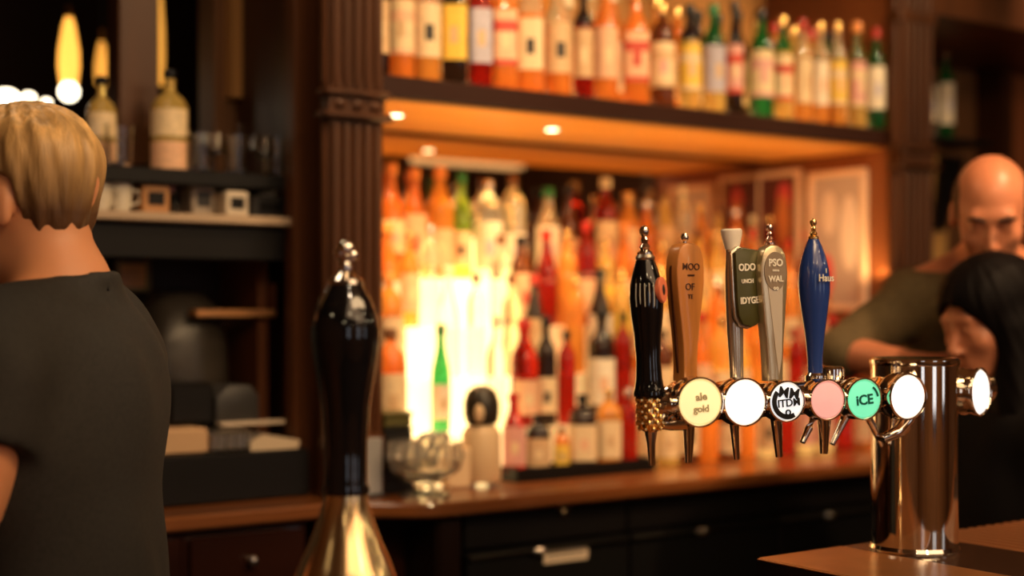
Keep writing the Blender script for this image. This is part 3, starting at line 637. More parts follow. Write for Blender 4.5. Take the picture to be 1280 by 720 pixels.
v = .25; a, b = uat(246, v), uat(346, v); zz = zat(290, 391, v)
t = thing('wooden_ledge', 'narrow pale wooden ledge on the brown panel left of the column', 'ledge', B((a+b)/2, v, zz), TH)
part('board', M(MB_).box((a, v, zz-.010), (b, v+.06, zz+.008), ch=.003), mat('ledge_wood', (.55, .26, .10), .4), t)
part('back_strip', M(MB_).box((a, v+.06, zz-.03), (b, .34, zz-.0), ch=.002), wood_dark, t)
part('end_block', M(MB_).box((b-.012, v, zz+.008), (b, v+.03, zz+.07), ch=.002), wood_panel, t)
# amber lamps built in place of pendant reflections in the mirror
def pendant(px, y0, y1, wpx, v, label, bulb=True, es=2.0):
    z0, z1 = zat(px, y1, v), zat(px, y0, v); r = wpx/2*dep(px, v)/F; c = B(uat(px, v), v, z0); h = z1-z0; T1 = Matrix.Translation(c)
    t = thing('reflected_pendant', label, 'lamp', c, 0, 'amber lamps built in place of mirror reflections')
    part('lamp_shade', M().lathe([(r*.8, 0), (r, h*.25), (r*.95, h*.5), (r*.6, h*.85), (r*.35, h)], 20, 0, T1), mat('amber_lamp_glass%d' % int(es*10), (.8, .4, .1), .4, emit=(1, .42, .06), es=es), t)
    part('cap', M().lathe([(r*.4, h), (r*.3, h+.03), (.004, h+.04)], 14, 0, T1), brass, t)
    part('cord', M().cyl(c+Vector((0, 0, h+.03)), Vector((c.x, c.y, 3.0)), .004, 8), blackm, t)
    if bulb: part('bulb', M().ball(c+Vector((0, 0, -r*.8)), r*.9), mat('bulb_glow', (1, .9, .7), .5, emit=(1, .86, .6), es=6), t)
pendant(86, 22, 104, 26, 1.2, 'reflected tall amber pendant with a bright bulb above the fair-haired man')
pendant(127, 52, 106, 17, 1.4, 'reflected slim amber pendant just left of the dark post', False, 1.0)
pendant(197, -30, 106, 17, 1.2, 'reflected very tall amber pendant just right of the dark post', False, 1.0)
pendant(341, 66, 112, 24, 1.6, 'reflected egg-shaped amber pendant close to the wooden stile', False, .9)
for i, px in enumerate((8, 36, 58)):
    c = B(uat(px, 1.2), 1.2, zat(px, (124, 122, 128)[i], 1.2)); r = (.028, .014, .010)[i]
    t = thing('candle_lamp', ['largest round bulb lamp at the left edge behind the hair', 'middle small bulb lamp just above the fair hair', 'smallest bulb lamp just above the fair hair'][i], 'lamp', c-Vector((0, 0, .2)), 0, 'bulb lamps beyond the fair-haired man')
    part('bulb', M().ball(c, (r*1.3, r*1.3, r)), MATS['bulb_glow'], t)
    part('stand', M().cyl(c-Vector((0, 0, .2)), c-Vector((0, 0, r*.8)), .006, 8).lathe([(.04, 0), (.03, .01)], 16, 0, Matrix.Translation(c-Vector((0, 0, .2)))), brass, t)
t = thing('sideboard', 'dark sideboard carrying the bulb lamps in the room beyond', 'sideboard', B(-1.35, 1.25, 0), TH)
zt_ = min(zat(8, 124, 1.2), zat(58, 128, 1.2))-.2
# the sideboard is a tall back-room dresser whose top carries the lamps
a, b = uat(-30, 1.2), uat(80, 1.2)
part('body', M(MB_).box((a, 1.1, 0), (b, 1.4, zt_-.04), ch=.005), wood_dark, t); part('top', M(MB_).box((a-.02, 1.08, zt_-.04), (b+.02, 1.42, zt_), ch=.005), wood_dark, t)
# ------------------------------------------------------------------ the customers' bar
vi, vo = -1.235, -1.95; ZB = 1.05
t = thing('bar_counter', 'dark polished bar counter the pump and beer tower stand on', 'bar', B(.2, (vi+vo)/2, 0), TH)
part('counter_top', M(MB_).box((-3.5, vo, ZB-.05), (4.2, vi, ZB), ch=.008), wood_h, t)
part('bar_front', M(MB_).box((-3.5, vo+.1, 0), (4.2, vi-.06, ZB-.05)), wood_front, t)
# drip tray block
ZT = 1.10
c0 = W(945, 697, -1.2)
vt = -1.06; 
# back-left corner through pixel (945,697) at tray height
tt = (EYE-ZT)*F/(697-HOR); P = Vector(((945-640)/F*tt, tt)); uc = P.x*CT+P.y*ST-OU; vc = -P.x*ST+P.y*CT-OV
t = thing('drip_tray', 'copper-brown drip tray with ribbed right half under the chrome beer tower', 'drip tray', B(uc+.3, vc-.15, ZB), TH)
part('tray_plate', M(MB_).box((uc, vc-.42, ZT-.005), (uc+.20, vc, ZT), ch=.003), mat('copper_wood', (.30, .12, .04), .3, .2, noise=(6, .35, (1, 1, 1))), t)
part('plate_behind_tower', M(MB_).box((uc+.20, vc-.42, ZT-.005), (uc+.40, vc, ZT-.0005), ch=.003), mat('tray_dark', (.05, .022, .012), .2), t)
part('ribbed_plate', M(MB_).box((uc+.40, vc-.42, ZT-.022), (uc+1.5, vc, ZT-.008), ch=.003), mat('groove_dark', (.03, .012, .006), .5), t)
for i in range(22):
    u_ = uc+.405+i*.026
    part('rib', M(MB_).box((u_, vc-.42, ZT-.008), (u_+.013, vc, ZT), ch=.002), mat('brown_slat', (.24, .09, .035), .4), t)
part('tray_skirt', M(MB_).box((uc+.001, vc-.42, ZB), (uc+1.499, vc-.001, ZT-.022)).box((uc+.001, vc-.42, ZT-.022), (uc+.399, vc-.001, ZT-.005)), blackm, t)

# ------------------------------------------------------------------ beer tower
VT = -1.318
TC = B(uat(1143, VT), VT, ZT)
t = tower = thing('beer_tower', 'chrome beer tower with seven round lit badges and five tap handles', 'beer tower', TC, TH)
RT = .0705; zTop = EYE-(447-HOR)/F*TC.y
TT = Matrix.Translation(TC) @ Matrix.Rotation(TH, 4, 'Z')
H = zTop-ZT
part('pillar', M(TT).lathe([(RT, .008), (RT, H-.012)], 64), chrome, t)
part('base_flange', M(TT).lathe([(RT+.002, 0), (RT+.003, .004), (RT+.0005, .010)], 64), chrome, t)
part('top_cap', M(TT).lathe([(RT+.001, H-.012), (RT+.002, H-.009), (RT+.002, H-.003), (RT-.002, H), (.0, H+.001)], 64), chrome, t)
zr = EYE-(497-HOR)/F*dep(1010, VT)
RR = .026
uLft = uat(832, VT); uRgt = uat(1232, VT)
rail = part('rail', M(MB_).lathe([(RR*.9, 0), (RR, .003), (RR, uRgt-uLft-.003), (RR*.9, uRgt-uLft)], 32, 0, Matrix.Translation((uLft, VT, zr)) @ Matrix.Rotation(math.pi/2, 4, 'Y')), chrome, t)
part('rear_manifold', M(MB_).lathe([(.022, 0), (.024, .004), (.024, .03), (.020, .034)], 24, 0, Matrix.Translation((uat(1105, VT+.07), VT+.05, zTop-.035))), chrome, t)
part('rear_manifold', M(MB_).lathe([(.020, 0), (.020, .02), (.016, .024)], 24, 0, Matrix.Translation((uat(1040, VT+.02), VT+.02, zr+RR-.004))), chrome, t)

def badge(px, py, rz, dist, rpx, lens, kind, label):
    v = VT-dist; c = W(px, py, v); r = rpx*c.y/F
    n = Vector((math.sin(rz), -math.cos(rz), 0))
    T1 = Matrix.Translation(c) @ Matrix.Rotation(rz, 4, 'Z') @ Matrix.Rotation(math.pi/2, 4, 'X')   # local z = facing
    R_ = r*1.12
    o = part('lit_badge', M(T1).lathe([(R_*.8, -.075), (R_*.86, -.06), (R_*.9, -.04), (R_*1.0, -.034), (R_*1.04, -.028), (R_*1.0, -.022), (R_*.96, -.012), (R_*1.03, -.006), (R_*1.03, -.001), (R_*.97, .0012), (R_*.90, -.001), (r*.99, -.003)], 48), chrome, tower, label)
    part('lens', M(T1).lathe([(r, -.004), (r*.97, -.001), (r*.6, .0012), (0, .002)], 40), lens, o)
    return o, T1, r
def lens(name, c, e, s): return mat(name, c, .3, emit=e, es=s)
L1 = mat('lens_cream', (.85, .72, .4), .3, emit=(1, .80, .38), es=.8, noise=None)
L2 = lens('lens_white', (.9, .9, .9), (1, .97, .93), 1.1)
L3 = lens('lens_bw', (.8, .8, .8), (.95, .97, 1), .75)
L4 = lens('lens_pink', (.8, .4, .38), (1, .50, .45), .5)
L5 = lens('lens_green', (.15, .7, .45), (.22, 1, .60), .62)
ink = mat('ink_black', (.01, .01, .01), .4); fine = mat('ink_grey', (.5, .42, .25), .5); inkg = mat('ink_green', (.0, .10, .07), .4); wht = mat('print_letters', (.85, .82, .72), .5)
def writing(parent, T1, items, mt, z=.0022, name='lettering', bold=.03):
    m = M(T1)
    for body, x, y, size, rot in items:
        vs, fs = text_geo(body, size, bold=bold); m.add(vs, fs, 0, Matrix.Translation((x, y, z)) @ Matrix.Rotation(rot, 4, 'Z'))
    return part(name, m, mt, parent)
o, T1, r = badge(876, 503, .28, .058, 27.5, L1, 0, 'cream lit badge'); writing(o, T1, [('ale', 0, r*.25, r*.5, .1), ('gold', 0, -r*.3, r*.45, .05)], fine)
badge(932, 503, .30, .058, 26.5, L2, 0, 'white lit badge')
o, T1, r = badge(984, 502, .32, .052, 22.5, L3, 0, 'black and white lit badge')
part('dark_segment', M(T1).lathe([(r*.985, .0018), (r*.70, .0026)], 24, arc=(math.radians(140), math.radians(300))), ink, o)
writing(o, T1, [('MM', .05*r, r*.45, r*.85, -.15), ('ITDM', .05*r, -.08*r, r*.60, .08), ('o', 0, -r*.55, r*.7, 0)], ink, .0032, bold=.02)
badge(1035, 500, .32, .052, 22.5, L4, 0, 'pink lit badge')
o, T1, r = badge(1081, 499, .34, .052, 23, L5, 0, 'green lit badge'); writing(o, T1, [('iCE', -.05*r, -.05*r, r*.75, .1)], inkg)
part('leaf_mark', M(T1).lathe([(r*.72, .0024), (r*.86, .0024)], 12, arc=(math.radians(10), math.radians(55))), inkg, o)
badge(1136, 496, .42, .085, 25.5, L2, 0, 'white lit badge in front of the pillar')
badge(1227, 490, .84, .06, 26.5, L2, 0, 'white lit badge right of the pillar')
# taps under the rail
def nozzle(px, y1, v, lean=(0, 0), r=.0075, name='nozzle'):
    top = W(px-lean[0], 522, v); bot = W(px, y1, v)
    m = M(); m.tube([top+Vector((0, 0, .02)), top, top.lerp(bot, .4), bot], [r*1.5, r*1.35, r*1.05, r*.75], 16)
    return part(name, m, chrome, tower)
nozzle(861, 578, VT); nozzle(921, 574, VT, (4, 0), .006); nozzle(974, 571, VT, (4, 0)); nozzle(1030, 567, VT, (0, 0), .0085)
nozzle(1003, 553, VT+.01, (-14, 0), .006, 'tap_lever'); nozzle(1040, 555, VT+.01, (-16, 0), .006, 'tap_lever'); nozzle(1102, 557, VT, (16, 0), .005, 'tap_lever')
p0 = W(1130, 530, VT-.06); p1 = W(1098, 543, VT-.03)
part('drip_spout', M().tube([W(1135, 522, VT-.06), W(1122, 540, VT-.06), W(1105, 548, VT-.05), W(1098, 545, VT-.04)], [.012, .010, .008, .006], 14), chrome, tower)

# handles
def finial(T1, z, s=1.0):
    return M(T1).lathe([(.007*s, z), (.012*s, z+.004*s), (.012*s, z+.008*s), (.007*s, z+.012*s), (.009*s, z+.016*s), (.005*s, z+.022*s), (.006*s, z+.028*s), (.004*s, z+.032*s), (.0075*s, z+.037*s), (.0075*s, z+.044*s), (.004*s, z+.049*s), (0, z+.050*s)], 20)
# 1 black
v = VT; base = W(812, 495, v); sc_ = base.y/F
T1 = Matrix.Translation(base) @ Matrix.Rotation(TH*.5, 4, 'Z') @ Matrix.Rotation(-.035, 4, 'Y')
hh = part('tap_handle', M(T1).lathe([(a*sc_, b*sc_) for a, b in [(20, 0), (20.5, 4), (18.5, 10), (16.5, 22), (15.5, 45), (17, 75), (20.5, 105), (21.5, 122), (20, 140), (15.5, 158), (11.5, 170), (10.5, 173)]], 36), black, tower, 'glossy black tap handle')
part('finial', finial(T1, 173*sc_, .92), chrome, hh)
part('collar', M(T1).lathe([(11.5*sc_, 170*sc_), (12.5*sc_, 173*sc_), (10*sc_, 177*sc_)], 24), steel, hh)
Tb = T1 @ Matrix.Rotation(.75, 4, 'Z') @ Matrix.Translation((0, -21*sc_, 132*sc_)) @ Matrix.Rotation(math.pi/2, 4, 'X') @ Matrix.Rotation(-.05, 4, 'X')
bo = part('oval_badge', M(Tb).lathe([(.0135, -.006), (.0145, .001), (.0135, .003), (0, .0035)], 28, sy=1.3), mat('badge_orange', (.75, .20, .10), .35), hh, 'orange oval badge')
part('badge_mark', M(Tb).ball((0, 0, .003), (.005, .008, .0015), 0, 10), ink, bo)
m = M(T1)
for k in range(5):
    aa = math.radians(-150+k*16); m.tube([(20.6*sc_*math.cos(aa), 20.6*sc_*math.sin(aa), (112+(k % 2)*3)*sc_), (21.8*sc_*math.cos(aa), 21.8*sc_*math.sin(aa), 125*sc_), (20.3*sc_*math.cos(aa), 20.3*sc_*math.sin(aa), 141*sc_)], .0005, 6)
part('lettering_strokes', m, wht, hh)
# ornate gold collar and spout under it
m = M(T1); rg = 15*sc_
m.lathe([(rg*.9, -.001), (rg, -8*sc_), (rg, -34*sc_), (rg*.8, -42*sc_), (rg*.4, -46*sc_)], 24)
for i in range(9):
    for j in range(6):
        aa = 2*math.pi*(i+.5*(j % 2))/9; m.ball((rg*math.cos(aa), rg*math.sin(aa), -(4+j*7.2)*sc_), .0045 if j < 5 else .0035, 0, 5)
cl = part('ornate_collar', m, gold, tower, 'gold beaded tap collar', 20)
part('spout', M(T1).lathe([(0, -88*sc_), (4*sc_, -87*sc_), (5.5*sc_, -60*sc_), (8*sc_, -45*sc_), (9*sc_, -38*sc_)], 20), chrome, cl)
part('side_arm', M().tube([W(818, 530, VT), W(838, 532, VT-.02), W(860, 530, VT-.04)], [.006, .007, .009], 12), chrome, tower)
part('rail_end_cap', M(MB_).lathe([(.018, -.03), (.024, -.024), (.024, -.006), (.027, -.003), (.027, .006)], 28, 0, Matrix.Translation((uLft, VT, zr)) @ Matrix.Rotation(math.pi/2, 4, 'Y')), chrome, tower)

def paddle(w_list, y_list, px, v, rz, th, mt, label, ch=.004, lean=0.0):
    """outline from widths (m) at pixel heights"""
    base = W(px, 476, v); T1 = Matrix.Translation(base) @ Matrix.Rotation(rz, 4, 'Z') @ Matrix.Rotation(lean, 4, 'Y'); k = base.y/F
    L = [(-w/2, (476-y)*k) for w, y in zip(w_list, y_list)]; Rr = [(w/2, (476-y)*k) for w, y in zip(w_list, y_list)]
    return part('tap_handle', M(T1).prism(L+Rr[::-1], -th/2, th/2, ch=ch), mt, tower, label), T1, k
# 2 brown wood paddle
woodp = mat('paddle_wood', (.52, .20, .045), .35, coat=.3, noise=(10, .45, (3, 1, .25)))
hw, T1, k = paddle([.026, .027, .030, .037, .046, .053, .055, .052, .044, .032, .014], [476, 455, 430, 405, 380, 355, 338, 324, 313, 307, 304], 856, VT, TH, .028, woodp, 'brown wooden tap handle', .004)
m = M(T1)
for s_ in (-.30, .25): m.prism([(x*.98, z) for x, z in [(-.013, 10*k), (-.0235, 98*k), (-.0275, 125*k), (-.0275, 138*k), (-.022, 160*k), (.022, 160*k), (.0275, 138*k), (.0275, 125*k), (.0235, 98*k), (.013, 10*k)]], s_*.028-.0008, s_*.028+.0008)
part('dark_groove', M(T1).prism([(-.0140, 10*k), (-.0245, 98*k), (-.0282, 125*k), (-.0282, 138*k), (-.0235, 158*k), (0, 172.8*k), (.0235, 158*k), (.0282, 138*k), (.0282, 125*k), (.0245, 98*k), (.0140, 10*k)], -.002, .002), mat('groove', (.10, .03, .01), .4), hw)
part('finial', M(T1).lathe([(.003, 171*k), (.003, 174*k), (.0055, 177*k), (.006, 180*k), (.004, 184*k), (0, 185*k)], 16), chrome, hw)
Tf = T1 @ Matrix.Translation((-.004, -.0145, 0)) @ TXT
writing(hw, Tf, [('MOO', .003, 142*k, .014, 0), ('oooo', .003, 132*k, .006, 0), ('OF', .001, 117*k, .014, 0), ('TE', .002, 105*k, .009, 0)], mat('ink_brown', (.06, .02, .01), .5), .0, bold=.004)
# 3 silver handle with green plaque
silv = mat('silver_handle', (.72, .64, .52), .22, .85)
bs = W(921, 474, VT); T1 = Matrix.Translation(bs) @ Matrix.Rotation(TH, 4, 'Z') @ Matrix.Rotation(-.05, 4, 'Y'); k = bs.y/F
h3 = part('tap_handle', M(T1).lathe([(a*k, b*k) for a, b in [(9.5, 0), (10, 20), (11.5, 60), (12, 100), (11, 130), (9.5, 150), (9, 160), (9.5, 164)]], 28, sy=.75), silv, tower, 'silver tap handle with a green plaque')
part('white_cap', M(T1).lathe([(a*k, b*k) for a, b in [(9.5, 162), (12, 170), (14.5, 180), (15, 186), (13, 188), (0, 188)]], 24, sy=.75), mat('cap_white', (.85, .78, .68), .35), h3, 'flared white cap')
ol = [(-.027, 158), (-.026, 100), (-.024, 80), (-.016, 69), (0, 65), (.016, 69), (.024, 80), (.026, 100), (.029, 158), (.014, 160), (0, 162), (-.014, 164)]
Tp = T1 @ Matrix.Translation((.010, -.020, 0))
ol = [(x, z*k) for x, z in ol]
part('plaque_rim', M(Tp).prism([(x*1.12, z*1.0+(-.003 if z < .1 else .002)) for x, z in ol], .0015, .010, ch=.002), silv, h3)
gp = part('green_plaque', M(Tp).prism(ol, -.005, .0014, ch=.002), mat('plaque_green', (.065, .062, .018), .35), h3, 'dark olive green plaque')
writing(gp, Tp @ Matrix.Translation((0, -.0058, 0)) @ TXT, [('ODO', -.006, 139*k, .0145, 0), ('UNCH', -.006, 122*k, .0085, 0), ('IDYGE', -.003, 98*k, .0135, 0)], wht, 0)
# 4 silver paddle
hs, T1, k = paddle([.027, .029, .033, .040, .044, .049, .051, .049, .043, .030, .012], [476, 450, 425, 400, 380, 358, 342, 330, 318, 310, 307], 965, VT-.03, TH*.8, .022, mat('pewter_gold', (.70, .58, .38), .28, .8), 'pewter tap handle with oval face', .004, -.02)
ov = [(  .0205*math.cos(q), (137+24*math.sin(q))*k) for q in [2*math.pi*i/28 for i in range(28)]]
of = part('oval_face', M(T1).prism(ov, -.0125, -.010), mat('face_taupe', (.26, .20, .14), .4), hs)
part('lower_inlay', M(T1).prism([(-.014, 120*k), (.014, 120*k), (.010, 30*k), (.004, 6*k)], -.0118, -.009), mat('inlay_cream', (.62, .52, .38), .3, .3), hs)
writing(of, T1 @ Matrix.Translation((0, -.013, 0)) @ TXT, [('PSO', 0, 147*k, .0150, 0), ('mmo', 0, 138*k, .006, 0), ('WAL', 0, 127*k, .0125, 0), ('oo', 0, 116*k, .009, 0)], wht, 0)
part('finial', finial(T1, 168*k, .68), mat('rose_metal', (.85, .60, .50), .2, 1), hs)
# 5 blue handle
bs = W(1019, 466, VT); T1 = Matrix.Translation(bs) @ Matrix.Rotation(TH*.6, 4, 'Z') @ Matrix.Rotation(-.015, 4, 'Y'); k = bs.y/F
h5 = part('tap_handle', M(T1).lathe([(a*k, b*k) for a, b in [(9.5, 0), (10, 20), (13, 50), (17.5, 80), (20, 100), (20.5, 115), (19, 130), (15, 147), (10, 160), (7.5, 165), (7, 167)]], 36, sy=.9), mat('blue_enamel', (.018, .05, .24), .22, coat=.6), tower, 'royal blue tap handle')
part('finial', finial(T1, 165*k, .70), gold, h5)
Tl = T1 @ Matrix.Rotation(.20, 4, 'Z') @ Matrix.Translation((0, -20.5*k, 118*k)) @ TXT
writing(h5, Tl, [('Haus', 0, 0, .016, 0)], wht, .0008, bold=.008); writing(h5, Tl, [('l', 0, .011, .010, 0)], wht, .0008, 'mark')
part('mount', M(Matrix.Translation(bs)).lathe([(.016, -.016), (.016, -.004), (.013, 0)], 24), chrome, tower)

# ------------------------------------------------------------------ big hand pump in the foreground
dp = 1.70; c = D(432, HOR, dp); c.z = ZB; k = dp/F
t = thing('hand_pump', 'large black beer pump handle with brass bell base in the foreground', 'beer pump', c)
zb = EYE-(617-HOR)*k
T1 = Matrix.Translation((c.x, c.y, zb))
hp = part('pump_handle', M(T1).lathe([(a*k*1.08, b*k) for a, b in [(27, 0), (28, 6), (25, 14), (25, 60), (28, 110), (35, 155), (39.5, 190), (40, 205), (37.5, 222), (31, 240), (23, 254), (20, 260)]], 48), black, t, 'glossy black turned handle')
part('finial', M(T1).lathe([(a*k, b*k) for a, b in [(20, 259), (23, 262), (22, 267), (14, 272), (8, 278), (9, 284), (7, 290), (9, 296), (7, 299)]], 32).ball((0, 0, 306*k), 11*k).ball((-7*k, 0, 300*k), 8*k).ball((8*k, 0, 298*k), 8*k), chrome, hp)
hb = zb-ZB
bell = [(27, 0), (29, -12), (34, -30), (44, -58), (56, -84), (66, -110), (74, -140), (80, -180), (84, -230)]
pr = [(a*k, b*k) for a, b in bell]; pr = [(r, z) for r, z in pr if z > -hb+.03] + [(.09, -hb+.02), (.10, -hb+.012), (.10, -hb)]
part('bell_base', M(T1).lathe(pr[::-1], 64), mat('polished_brass', (.90, .66, .36), .17, 1), t, 'flared brass bell')

# lamps and fittings of the room behind the camera, seen in the metal and the mirror
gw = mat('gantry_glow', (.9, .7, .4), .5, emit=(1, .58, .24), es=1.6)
a_, b_ = -2.0, 2.0
def refl(px, py, vv):          # where a thing must hang so the mirror (v=.535) shows it near this pixel
    return uat(px, vv), 1.07-vv, zat(px, py, vv)
ua, va, za = refl(520, 185, 2.6); ub = refl(648, 185, 2.6)[0]
t = thing('gantry_light', 'lit wooden pelmet over the bar seen in the mirror', 'light', B((ua+ub)/2, va, za), TH)
part('pelmet', M(MB_).box((ua, va-.05, za-.06), (ub, va+.05, za+.10), ch=.004), gw, t)
part('hanger', M(MB_).cyl((ua+.1, va, za+.1), (ua+.1, va, 3.0), .01).cyl((ub-.1, va, za+.1), (ub-.1, va, 3.0), .01), brass, t)
pg = mat('globe_glow', (1, .9, .7), .5, emit=(1, .76, .44), es=55)  # unseen globes added for sparkle on metal and glass
rr = random.Random(11)
gl = [(-1.2, -2.7), (-.4, -3.2), (.5, -2.7), (1.3, -3.4), (2.1, -2.9), (2.9, -2.6), (-2.2, -3.3), (-2.6, -1.6), (3.4, -1.7), (.1, -4.6), (1.7, -4.9), (-1.6, -4.9)]
for i, (u_, v_) in enumerate(gl):
    c = B(u_, v_, 2.25+.25*rr.random())
    t = thing('glint_globe', 'small unseen globe added for glints on the customers side of the bar', 'lamp', c, 0, 'unseen globes added for glints')
    part('globe', M().ball(c, .036, 0, 12), pg, t); part('cord', M().cyl(c+Vector((0, 0, .05)), (c.x, c.y, 3.0), .004, 8), blackm, t)
win = mat('dusk_window', (.4, .45, .5), .5, emit=(.8, .82, .9), es=1.6)
for i, u_ in enumerate((-2.6, .3, 2.9)):
    o = bpy.data.objects.new('window_%d' % (i+1), M(MB_).box((u_-.4, VF, 1.0), (u_+.4, VF+.03, 2.4)).mesh('w', win)); COL.objects.link(o); tag(o, kind='structure')
    fm = M(MB_)
    for x in (-.42, 0, .42): fm.box((u_+x-.03, VF, .95), (u_+x+.03, VF+.05, 2.45))
    for z_ in (.95, 1.7, 2.42): fm.box((u_-.45, VF, z_-.03), (u_+.45, VF+.05, z_+.03))
    f_ = bpy.data.objects.new('window_frame', fm.mesh('wf', wood_dark)); COL.objects.link(f_); f_.parent = o
# ------------------------------------------------------------------ people: smooth distance fields turned into one continuous surface each
def rotm(pitch, yaw=0, roll=0):
    return np.array((Matrix.Rotation(yaw, 3, 'Z') @ Matrix.Rotation(roll, 3, 'Y') @ Matrix.Rotation(-pitch, 3, 'X')), dtype=np.float32)
class Field:
    def __init__(s, lo, hi, h):
        s.h = h; s.lo = np.array(lo, np.float32); n = [int((b-a)/h)+1 for a, b in zip(lo, hi)]
        g = np.meshgrid(*[lo[i]+h*np.arange(n[i], dtype=np.float32) for i in range(3)], indexing='ij'); s.P = np.stack(g, -1).astype(np.float32); s.n = n
    def ell(s, c, r, R=None, head=None):
        Q = s.P-np.array(c, np.float32)
        if R is not None: Q = Q @ R
        r = np.array(r, np.float32); k0 = np.linalg.norm(Q/r, axis=-1); k1 = np.linalg.norm(Q/(r*r), axis=-1)+1e-6
        return k0*(k0-1)/k1
    def cone(s, a, b, ra, rb):
        a = np.array(a, np.float32); b = np.array(b, np.float32); d = b-a; Q = s.P-a
        t = np.clip((Q @ d)/(d @ d), 0, 1); return np.linalg.norm(Q-t[..., None]*d, axis=-1)-(ra+(rb-ra)*t)
def smin(a, b, k=.02):
    h = np.clip(.5+.5*(b-a)/k, 0, 1); return b*(1-h)+a*h-k*h*(1-h)
def smax(a, b, k=.02): return -smin(-a, -b, k)
def nets(V, lo, h):
    """naive surface nets"""
    S_ = V < 0; nx, ny, nz = V.shape
    cs = np.zeros((nx-1, ny-1, nz-1), np.int32)
    for i in (0, 1):
        for j in (0, 1):
            for k in (0, 1): cs += S_[i:nx-1+i, j:ny-1+j, k:nz-1+k]
    act = (cs > 0) & (cs < 8); idx = -np.ones(act.shape, np.int64); ii = np.argwhere(act); idx[act] = np.arange(len(ii))
    acc = np.zeros((len(ii), 3)); cnt = np.zeros(len(ii)); corners = [(i, j, k) for i in (0, 1) for j in (0, 1) for k in (0, 1)]
    for a in corners:
        for ax in range(3):
            if a[ax] == 0:
                b = list(a); b[ax] = 1; va = V[ii[:, 0]+a[0], ii[:, 1]+a[1], ii[:, 2]+a[2]]; vb = V[ii[:, 0]+b[0], ii[:, 1]+b[1], ii[:, 2]+b[2]]
                mk = (va < 0) != (vb < 0); t = np.where(mk, va/(va-vb+1e-12), 0); p = np.tile(np.array(a, float), (len(ii), 1)); p[:, ax] = t
                acc[mk] += p[mk]; cnt[mk] += 1
    P = (ii+acc/cnt[:, None])*h+np.array(lo); faces = []
    for ax in range(3):
        sl0 = [slice(1, -1)]*3; sl0[ax] = slice(0, V.shape[ax]-1); sl1 = list(sl0); sl1[ax] = slice(1, V.shape[ax])
        a = S_[tuple(sl0)]; b = S_[tuple(sl1)]; e = np.argwhere(a != b); fl = a[tuple(e.T)]
        for d in range(3):
            if d != ax: e[:, d] += 1
        u_, w_ = [d for d in range(3) if d != ax]; q = []
        for du, dw in ((0, 0), (-1, 0), (-1, -1), (0, -1)):
            c = e.copy(); c[:, u_] += du; c[:, w_] += dw; q.append(idx[tuple(c.T)])
        q = np.stack(q, 1); flip = fl if ax != 1 else ~fl; q[flip] = q[flip][:, ::-1]; faces.append(q)
    return P, np.concatenate(faces)
def field_part(name, V, fld, mt, parent, label=None, smooth=2):
    P, Fc = nets(V, fld.lo, fld.h); me = bpy.data.meshes.new(name)
    me.from_pydata(P.tolist(), [], Fc.tolist()); me.materials.append(mt)
    import bmesh
    bm = bmesh.new(); bm.from_mesh(me)
    for _ in range(smooth): bmesh.ops.smooth_vert(bm, verts=bm.verts, factor=.5, use_axis_x=True, use_axis_y=True, use_axis_z=True)
    bmesh.ops.recalc_face_normals(bm, faces=bm.faces); bm.to_mesh(me); bm.free()
    me.polygons.foreach_set('use_smooth', [True]*len(me.polygons)); o = bpy.data.objects.new(name, me); COL.objects.link(o); o.parent = parent
    if label: o['label'] = label
    return o
def head_sdf(f, c, R, neck, female=False):
    c = np.array(c, np.float32)
    def L(p): return c+R @ np.array(p, np.float32)
    d = f.ell(L((0, -.015, .028)), (.077, .098, .088), R)
    d = smin(d, f.ell(L((0, .030, -.045)), (.060, .064, .078), R), .03)
    d = smin(d, f.cone(L((-.02, .070, -.098)), L((.02, .070, -.098)), .018, .018), .02)
    d = smin(d, f.cone(L((-.035, .078, .022)), L((.035, .078, .022)), .013, .013), .015)
    for s in (-1, 1):
        d = smin(d, f.ell(L((s*.042, .062, -.028)), (.020, .022, .020), R), .02)
        d = smax(d, -f.ell(L((s*.031, .098, .000)), (.018, .014, .012), R), .012)
        d = smin(d, f.ell(L((s*.031, .080, .000)), (.013, .012, .012), R), .004)
        e = f.ell(L((s*.080, -.008, -.012)), (.009, .019, .032), R); e = smax(e, -f.ell(L((s*.092, -.002, -.008)), (.007, .010, .017), R), .004)
        d = smin(d, e, .006)
        d = smin(d, f.ell(L((s*.011, .102, -.042)), (.009, .009, .007), R), .006)
    d = smin(d, f.cone(L((0, .086, .008)), L((0, .112, -.038)), .008, .011), .008)
    d = smin(d, f.cone(L((-.018, .088, -.064)), L((.018, .088, -.064)), .007, .007), .008)
    d = smin(d, f.cone(L((-.014, .088, -.076)), L((.014, .088, -.076)), .008, .008), .006)
    d = smin(d, f.cone(L((0, -.025, -.05)), neck, .050 if female else .057, .056 if female else .062), .03)
    return d, L
